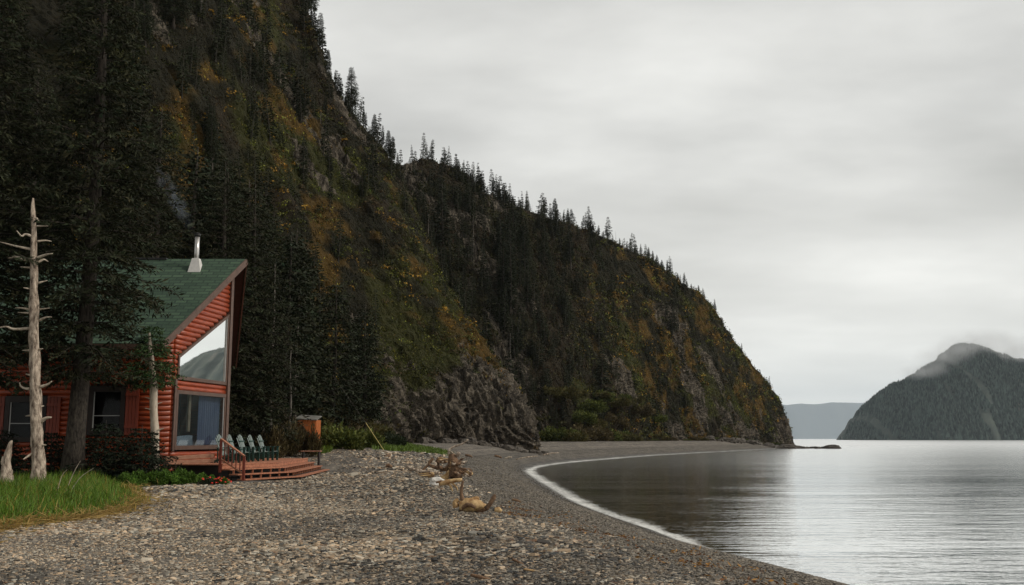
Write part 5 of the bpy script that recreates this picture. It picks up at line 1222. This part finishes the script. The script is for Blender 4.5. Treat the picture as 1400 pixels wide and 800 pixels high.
# far grass strip at the foot of the hill
n = 26000; fx = rgk.uniform(-15, -5.5, n); fy = rgk.uniform(57, 100, n); pxx = 700 + 1361 * fx / fy
ok = (pxx > 432) & (pxx < 615 + rgk.normal(0, 8, n)) & (fbm(fx / 2, fy / 4, 0, 2, 8) > -0.15) & (fy > np.interp(pxx, [430, 470, 520, 560, 620], [56, 59, 66, 76, 92])); fx, fy = fx[ok], fy[ok]; n = len(fx)
V, Q, Cc = blades(np.column_stack([fx, fy, ground_z(fx, fy)]), rgk.uniform(0.15, 0.42, n), rgk.uniform(0.04, 0.08, n), np.array([0.11, 0.17, 0.025]) * rgk.uniform(0.5, 1.4, (n, 1)), rgk)
tag(link('grass', np_mesh('grass', V, Q, col=Cc), M['grassm']), 'strip of short green grass between the shed and the cliff', 'grass', kind='stuff')
# long sticks leaning in the grass
for i, pp in enumerate([[(85, 668), (100, 648), (110, 630)], [(88, 672), (108, 655), (128, 640)], [(76, 664), (84, 652), (92, 642)]]):
    q = np.array([W(a, b, 26.5) for a, b in pp]); q[0, 2] = gz(q[0, 0], 26.5) - 0.05; o = empty('stick', q[0]); tag(o, ['thin dry stick standing highest out of the grass right of the dead trunk', 'thin dry stick slanting right out of the grass', 'shortest dry stick in the grass just right of the dead trunk'][i], 'stick')
    mb = MB(); mb.tube(cr(q, 3), np.linspace(.014, .005, 7), 5); wb(mb, 'stem', M['deadwood_pale'], o)

# ------------------------------------------------------------------ driftwood
def drift(name, label, parts, Yd, cat='driftwood', z0=None, k=10):
    """parts: (part name, material, [(px,py,radius px,dy)])"""
    a = parts[0][2][0]; c = W(a[0], a[1], Yd); g0 = gz(c[0], Yd); r = empty(name, (c[0], Yd, g0)); tag(r, label, cat)
    for j, (nm, mt, pp) in enumerate(parts):
        q = np.array([W(p[0], p[1], Yd + (p[3] if len(p) > 3 else 0)) for p in pp]); rr_ = np.array([p[2] * Yd / F for p in pp])
        qq = cr(q, 5); rq = np.interp(np.linspace(0, 1, len(qq)), np.linspace(0, 1, len(rr_)), rr_)
        gmin = ground_z(qq[:, 0], qq[:, 1]); qq[:, 2] = np.maximum(qq[:, 2], gmin + rq * 0.3 - 0.02)
        wb(noisy_tube(qq, rq, k, j + 3, 0.3, 5), nm, M[mt], r, True)
    return r
rd = np.random.default_rng(31)
for i_, (cx_, cy_, yd_, lb_) in enumerate([(586, 651, 33.5, 'tangle of thin brown roots left of the orange driftwood knot'), (641, 650, 35, 'small tangle of dark roots right of the dark root mass'), (607, 632, 44, 'dark branch tangle just behind the root mass')]):
    drift('driftwood', lb_, [('root', ['drift_dark', 'deadwood', 'drift_orange'][q % 3], [(cx_, cy_, 1.6), (cx_ + rd.uniform(-9, 9), cy_ - rd.uniform(0, 6), 1.2, rd.uniform(-.2, .2)), (cx_ + rd.uniform(-16, 16), cy_ - rd.uniform(-3, 10), .4, rd.uniform(-.4, .4))]) for q in range(7)], yd_)
roots = []
for q_ in range(30):
    x_, y_ = 621 + rd.normal(0, 5), 640 + rd.normal(0, 8); a_ = rd.uniform(0, 6.28); st_ = []
    for w_ in range(5):
        st_.append((x_, min(y_, 656), 2.0 * (1 - w_ / 5) + 0.35, rd.uniform(-.25, .25))); a_ += rd.normal(0, 0.9); x_ += math.cos(a_) * 4.5; y_ += math.sin(a_) * 4.2
    roots.append(('root', 'drift_dark' if q_ % 4 else 'deadwood', st_))
drift('driftwood', 'dark driftwood root mass with a crooked upright branch', [('trunk', 'drift_dark', [(620, 652, 6), (621, 640, 8), (619, 628, 5.5), (617, 620, 3)]), ('trunk', 'drift_orange', [(602, 655, 3), (609, 653, 3.2), (614, 645, 2.5), (617, 632, 1.5, -.2)]),
    ('branch', 'deadwood', [(616, 622, 2), (613, 617, 1.8), (620, 611, 1.4), (632, 607, 1.2), (640, 601, .8)]), ('branch', 'drift_dark', [(613, 642, 2.4), (598, 640, 2), (586, 634, 1.5), (592, 626, .8)])] + roots, 36)
drift('driftwood', 'long thin driftwood branch lying left of the dark root mass', [('branch', 'deadwood', [(600, 647, 2.4), (580, 645, 2.4), (566, 642, 1.9), (555, 637, 1)]), ('branch', 'drift_dark', [(577, 644, 1.5), (587, 634, 1.2), (593, 627, .9)])], 37.5)
drift('driftwood', 'orange driftwood knot low in front of the dark root mass', [('root', 'drift_orange', [(600, 662, 2.2), (612, 659, 3), (622, 657, 2.6), (632, 656, 2)]), ('root', 'drift_orange', [(613, 660, 1.4), (617, 667, 1.2), (619, 672, .8)]), ('root', 'drift_orange', [(618, 660, 1.2), (624, 666, 1), (626, 671, .6)]), ('root', 'drift_dark', [(604, 658, 1.8), (596, 660, 1.1)])], 31)
drift('driftwood', 'pale orange driftwood stump with one upright prong, nearest on the crest', [('trunk', 'drift_orange', [(628, 692, 5), (636, 691, 8), (646, 690, 8.5), (656, 691, 6), (664, 694, 3)]), ('prong', 'drift_dark', [(634, 688, 4), (631, 678, 2.6), (631, 668, 2.0), (633, 657, 1.3)]),
    ('root', 'drift_orange', [(624, 694, 4), (622, 687, 3), (627, 683, 2)]), ('root', 'drift_orange', [(645, 684, 3.4), (652, 681, 2.4), (655, 683, 1)]), ('root', 'drift_dark', [(640, 696, 3), (655, 697, 3), (668, 695, 2)]), ('root', 'drift_dark', [(630, 697, 3), (640, 690, 2.6, -.2), (650, 694, 2, -.25)])], 21.6)
drift('driftwood', 'short forked brown driftwood piece right of the orange stump', [('branch', 'drift_dark', [(664, 696, 2.6), (670, 689, 3), (675, 681, 2.4), (677, 676, 1.2)]), ('branch', 'drift_orange', [(676, 697, 2.5), (682, 697, 3), (686, 699, 1.4)])], 21.4)
for i, (x0_, y0_, x1_, y1_, r_, Yd, mt, lab) in enumerate([(690, 627, 700, 625, 1.0, 100, 'deadwood_pale', 'short pale log on the far shingle below the cliff'), (676, 623, 686, 626, 1.2, 104, 'drift_dark', 'dark short log close under the cliff'), (705, 628, 735, 623.5, .8, 96, 'deadwood', 'long thin log pointing at the end of the foam'),
        (742, 622, 764, 619, .8, 118, 'deadwood', 'thin log beside the dark tip of the cliff'), (636, 622, 646, 625, 1.3, 82, 'drift_dark', 'dark twisted log right behind the upright root branch'), (552, 628, 560, 626, 1.2, 66, 'deadwood_pale', 'pale short log on the gravel near the grass strip'),
        (528, 636, 536, 639, 2.2, 48, 'drift_dark', 'dark lump of wood on the gravel left of the drift line'), (700, 683, 712, 686, 1.4, 23.5, 'drift_dark', 'dark stick on the crest right of the orange stump'), (643, 786, 675, 794, 2.2, 11.6, 'drift_dark', 'dark wet stick among the nearest stones'), (700, 764, 722, 776, 1.5, 12.6, 'drift_dark', 'short reddish brown stick on the near stones'), (716, 778, 752, 786, 1.4, 12.0, 'drift_orange', 'thin orange-brown twig on the near stones')]):
    drift('log' if Yd > 40 else 'stick', lab, [('stem', mt, [(x0_, y0_, r_), ((x0_ + x1_) / 2, (y0_ + y1_) / 2 - .6, r_ * 1.1), (x1_, y1_, r_ * .6)])], Yd, 'log' if Yd > 40 else 'stick', k=8)
# dried seaweed bits along the upper foreshore
n = 2600; wy = rgk.uniform(11, 30, n); wx = np.interp(wy, shore_s[12:30, 1][::1] if False else [8, 22, 27, 34], [10.4, 7.0, 5.7, 5.0]) - 5.6 + rgk.normal(0, 0.55, n) + 0.7 * fbm(wy / 2, 0, 0, 2, 4)
ok = fbm(wx / 0.7, wy / 0.7, 0, 2, 19) > 0.12; wx, wy = wx[ok], wy[ok]; n = len(wx)
V, Q, Cc = cards(np.column_stack([wx, wy, ground_z(wx, wy) + 0.03]), rdir(n, rgk) * np.array([1, 1, 0.35]), rdir(n, rgk), rgk.uniform(0.03, 0.12, n), rgk.uniform(0.012, 0.035, n), np.where(rgk.uniform(size=(n, 1)) < 0.4, np.array([[0.38, 0.2, 0.06]]), np.array([[0.16, 0.07, 0.03]])) * rgk.uniform(0.6, 1.3, (n, 1)))
tag(link('seaweed_litter', np_mesh('seaweed_litter', V, Q, col=Cc), M['weed']), 'scattered orange and brown bits of dried seaweed on the foreshore', 'seaweed', kind='stuff')
# ------------------------------------------------------------------ rocks
def rock_mesh(seed, n=10):
    u = np.linspace(0, pi, 9); v = np.linspace(0, 2 * pi, 15)[:-1]; U_, V_ = np.meshgrid(u, v, indexing='ij')
    P = np.stack([np.sin(U_) * np.cos(V_), np.sin(U_) * np.sin(V_), np.cos(U_)], -1); f = 1 + 0.45 * noise(P[..., 0] * 1.3 + seed, P[..., 1] * 1.3, P[..., 2] * 1.3, seed) + 0.25 * ridge(P[..., 0] * 2.5, P[..., 1] * 2.5, P[..., 2] * 2.5 + seed, 2, seed)
    P = P * f[..., None]; nr, nc = P.shape[:2]; Q = [(i * nc + j, (i + 1) * nc + j, (i + 1) * nc + (j + 1) % nc, i * nc + (j + 1) % nc) for i in range(nr - 1) for j in range(nc)]
    return np_mesh('rock', P.reshape(-1, 3), Q)
RK = [rock_mesh(i) for i in range(4)]
for me in RK: me.materials.append(M['boulder'])
def rock(name, p, s, i, label, group=None, mat=None):
    o = bpy.data.objects.new(name, RK[i % 4]); COL.objects.link(o); o.location = p; o.scale = s; o.rotation_euler = (0, 0, i * 1.7); tag(o, label, 'rock', group); return o
for i, (px, w) in enumerate([(1078, 1.8), (1084, 1.5), (1090, 1.3), (1096, 1.0), (1103, .8), (1110, .9), (1117, 1.0), (1124, .9), (1131, 1.1), (1138, 1.8), (1141, 1.0), (1073, 2.0)]):
    p = W(px, 610.5, 330 + (i % 3) * 3); rock('boulder', (p[0], p[1], 0.0 + 0.08 * w), (w * 1.5, w, w * .62), i, 'largest rock at the outer end of the reef' if px == 1138 else 'low dark rock in the reef off the headland tip', None if px == 1138 else 'low rocks of the reef off the headland')
rr3 = np.random.default_rng(8)
for i in range(34):
    t = rr3.uniform(); x = np.interp(t, [0, .5, 1], [-11, -3, 4.8]) + rr3.normal(0, .3); y = np.interp(t, [0, .5, 1], [133, 138.5, 142]) - rr3.uniform(1.5, 4.0); s = rr3.uniform(0.25, 0.85)
    rock('boulder', (x, y, gz(x, y) + .1 * s), (s * 1.2, s, s * .8), i + 1, 'fallen rock lying at the foot of the grey cliff', 'fallen rocks at the foot of the grey cliff')
for i in range(26):
    t = i / 25; x = np.interp(t, [0, 1], [FT[15][0], FT[20][0] + 3]) + rr3.uniform(-1, 2); y = np.interp(t, [0, 1], [FT[15][1], FT[20][1]]) - rr3.uniform(2, 9); s = rr3.uniform(0.5, 1.5)
    rock('boulder', (x, y, gz(x, y) + .1 * s), (s * 1.3, s, s * .8), i, 'dark fallen rock on the shingle under the end of the headland', 'fallen rocks under the end of the headland')
wr = W(596, 655, 35); o = rock('white_stone', (wr[0], 35, gz(wr[0], 35) + .1), (.28, .22, .16), 2, 'pale rounded stone against the dark driftwood root mass'); o.data = RK[2].copy(); o.data.materials.clear(); o.data.materials.append(M['white_rock'])

# ------------------------------------------------------------------ smoke and mist
def vol_mat(name, dens, col, scale, lo, hi, stretch=(1, 1, 1), edge=True, absorb=None):
    m = bpy.data.materials.new(name); m.use_nodes = True; nt = m.node_tree; nt.nodes.remove(nt.nodes['Principled BSDF'])
    v = N(nt, 'ShaderNodeVolumePrincipled'); v.inputs['Color'].default_value = (*col, 1); v.inputs['Anisotropy'].default_value = 0.2
    co = coords(nt, stretch); f = noise_n(nt, co, scale, 5, 0.6); k = ramp(nt, f, [(lo, (0, 0, 0)), (hi, (1, 1, 1))])
    tc = N(nt, 'ShaderNodeTexCoord'); g = N(nt, 'ShaderNodeMapping'); nt.links.new(tc.outputs['Generated'], g.inputs[0]); g.inputs['Location'].default_value = (-1, -1, -1); g.inputs['Scale'].default_value = (2, 2, 2)
    ln = N(nt, 'ShaderNodeVectorMath', operation='LENGTH'); nt.links.new(g.outputs[0], ln.inputs[0])
    e = ramp(nt, ln.outputs['Value'], [(0.25, (1, 1, 1)), (0.95, (0, 0, 0))])
    nt.links.new(math_n(nt, 'MULTIPLY', math_n(nt, 'MULTIPLY', k, e), dens), v.inputs['Density']); nt.links.new(v.outputs[0], nt.nodes['Material Output'].inputs['Volume']); return m
def ellipsoid(name, c, s, mat, rot=(0, 0, 0)):
    u = np.linspace(0, pi, 13); v = np.linspace(0, 2 * pi, 25)[:-1]; U_, V_ = np.meshgrid(u, v, indexing='ij'); P = np.stack([np.sin(U_) * np.cos(V_), np.sin(U_) * np.sin(V_), np.cos(U_)], -1)
    nr, nc = P.shape[:2]; Q = [(i * nc + j, (i + 1) * nc + j, (i + 1) * nc + (j + 1) % nc, i * nc + (j + 1) % nc) for i in range(nr - 1) for j in range(nc)]
    me = np_mesh(name, P.reshape(-1, 3) * np.array(s), Q, smooth=True); o = link(name, me, mat); o.location = c; o.rotation_euler = rot; return o
sm = vol_mat('smoke', 1.1, (0.55, 0.62, 0.75), 2.2, 0.42, 0.7, (1, 1, 1))
c0_ = W(238, 270, 44.0); o = ellipsoid('smoke', c0_, (0.45, 0.42, 2.1), sm, (0, radians(-32), 0)); tag(o, 'faint bluish smoke drifting up left from the stove pipe', 'smoke', kind='stuff')
MIST = True
if MIST:
    mm = vol_mat('mist', 0.010, (0.95, 0.96, 0.98), 0.012, 0.40, 0.60, (1, 1, 1.4)); mm.cycles.volume_step_rate = 4.0 if hasattr(mm, 'cycles') else 1
    for i, (px, py, sx_, sz_, lab) in enumerate([(1388, 480, 130, 48, 'mist trailing off the right shoulder of the island summit'), (1292, 486, 75, 38, 'mist patch clinging to the left side of the island summit'), (1262, 508, 60, 26, 'low mist patch on the left slope of the island'), (1335, 468, 100, 40, 'mist cap lying over the very top of the island')]):
        c = W(px, py, 2520); o = ellipsoid('mist', c, (sx_, 130, sz_), mm, (0, 0, 0)); tag(o, lab, 'mist', kind='stuff')
HAZE = True
if HAZE:
    hb = MB(); hb.box((-29000, -320, -6), (29000, 30800, 1500)); m = bpy.data.materials.new('haze'); m.use_nodes = True; nt = m.node_tree; nt.nodes.remove(nt.nodes['Principled BSDF'])
    v = N(nt, 'ShaderNodeVolumePrincipled'); v.inputs['Color'].default_value = (0.78, 0.89, 1.0, 1); v.inputs['Density'].default_value = 0.000033; v.inputs['Anisotropy'].default_value = 0.4
    nt.links.new(v.outputs[0], nt.nodes['Material Output'].inputs['Volume'])
    tag(hb.build('haze', m), 'thin sea haze softening the far shores', 'haze', kind='stuff')
# ------------------------------------------------------------------ sky and light
SUN_EL, SUN_AZ = 44, 100     # azimuth measured from +Y towards +X
w = bpy.data.worlds.new("World"); S.world = w; w.use_nodes = True; nt = w.node_tree; bg = nt.nodes['Background']
sky = N(nt, 'ShaderNodeTexSky', sky_type='NISHITA'); sky.sun_disc = False; sky.sun_elevation = radians(SUN_EL); sky.sun_rotation = radians(SUN_AZ); sky.air_density = 1; sky.dust_density = 3
geo = N(nt, 'ShaderNodeTexCoord'); sx_ = N(nt, 'ShaderNodeSeparateXYZ'); nt.links.new(geo.outputs['Generated'], sx_.inputs[0])
zc_ = math_n(nt, 'ADD', math_n(nt, 'ABSOLUTE', sx_.outputs[2]), 0.16)
cx_ = math_n(nt, 'DIVIDE', sx_.outputs[0], zc_); cy_ = math_n(nt, 'DIVIDE', sx_.outputs[1], zc_)
cb_ = N(nt, 'ShaderNodeCombineXYZ'); nt.links.new(cx_, cb_.inputs[0]); nt.links.new(cy_, cb_.inputs[1])
mpw = N(nt, 'ShaderNodeMapping'); mpw.inputs['Location'].default_value = (3.1, 0.4, 0); mpw.inputs['Scale'].default_value = (0.8, 1.1, 1); nt.links.new(cb_.outputs[0], mpw.inputs[0])
n1 = noise_n(nt, mpw.outputs[0], 0.9, 7, 0.5); n2 = noise_n(nt, mpw.outputs[0], 0.35, 3, 0.5)
k = math_n(nt, 'ADD', math_n(nt, 'MULTIPLY', n1, 0.55), math_n(nt, 'MULTIPLY', n2, 0.45))
A_ = 10.0
cl = ramp(nt, k, [(0.39, (0.43, 0.425, 0.40)), (0.49, (0.67, 0.665, 0.635)), (0.59, (0.99, 0.985, 0.94))])
hz = ramp(nt, sx_.outputs[2], [(0.0, (1, 1, 1)), (0.30, (0, 0, 0))])
cl = mixc(nt, math_n(nt, 'MULTIPLY', hz, 0.62), cl, (1.4, 1.37, 1.27))
zen = ramp(nt, sx_.outputs[2], [(0.38, (1, 1, 1)), (0.8, (0.5, 0.5, 0.5))]); cl = mixc(nt, 1.0, cl, zen, 'MULTIPLY'); cl = mixc(nt, 1.0, cl, ramp(nt, math_n(nt, 'ADD', math_n(nt, 'MULTIPLY', sx_.outputs[1], 0.5), 0.5), [(0.25, (0.7, 0.7, 0.7)), (0.6, (1, 1, 1))]), 'MULTIPLY')
scl = N(nt, 'ShaderNodeVectorMath', operation='SCALE'); nt.links.new(cl, scl.inputs[0]); scl.inputs['Scale'].default_value = A_
nt.links.new(mixc(nt, 0.97, sky.outputs[0], scl.outputs[0]), bg.inputs[0]); bg.inputs[1].default_value = 0.1
sd = bpy.data.lights.new('sun', 'SUN'); sd.energy = 2.0; sd.angle = radians(10); sd.color = (1, 0.93, 0.82)
so = bpy.data.objects.new('sun', sd); COL.objects.link(so)
from mathutils import Vector
dv = Vector((sin(radians(SUN_AZ)) * cos(radians(SUN_EL)), cos(radians(SUN_AZ)) * cos(radians(SUN_EL)), sin(radians(SUN_EL))))
so.rotation_euler = dv.to_track_quat('Z', 'Y').to_euler()
S.view_settings.view_transform = 'Standard'; S.view_settings.look = 'None'; S.view_settings.exposure = 0; S.view_settings.gamma = 1
S.cycles.max_bounces = 6; S.cycles.volume_bounces = 1; S.cycles.transparent_max_bounces = 12
S.cycles.use_adaptive_sampling = True; S.cycles.adaptive_threshold = 0.005
S.cycles.use_denoising = True; S.cycles.denoiser = 'OPENIMAGEDENOISE'; S.cycles.denoising_input_passes = 'RGB_ALBEDO_NORMAL'; S.cycles.denoising_prefilter = 'ACCURATE'; S.render.filter_size = 1.1
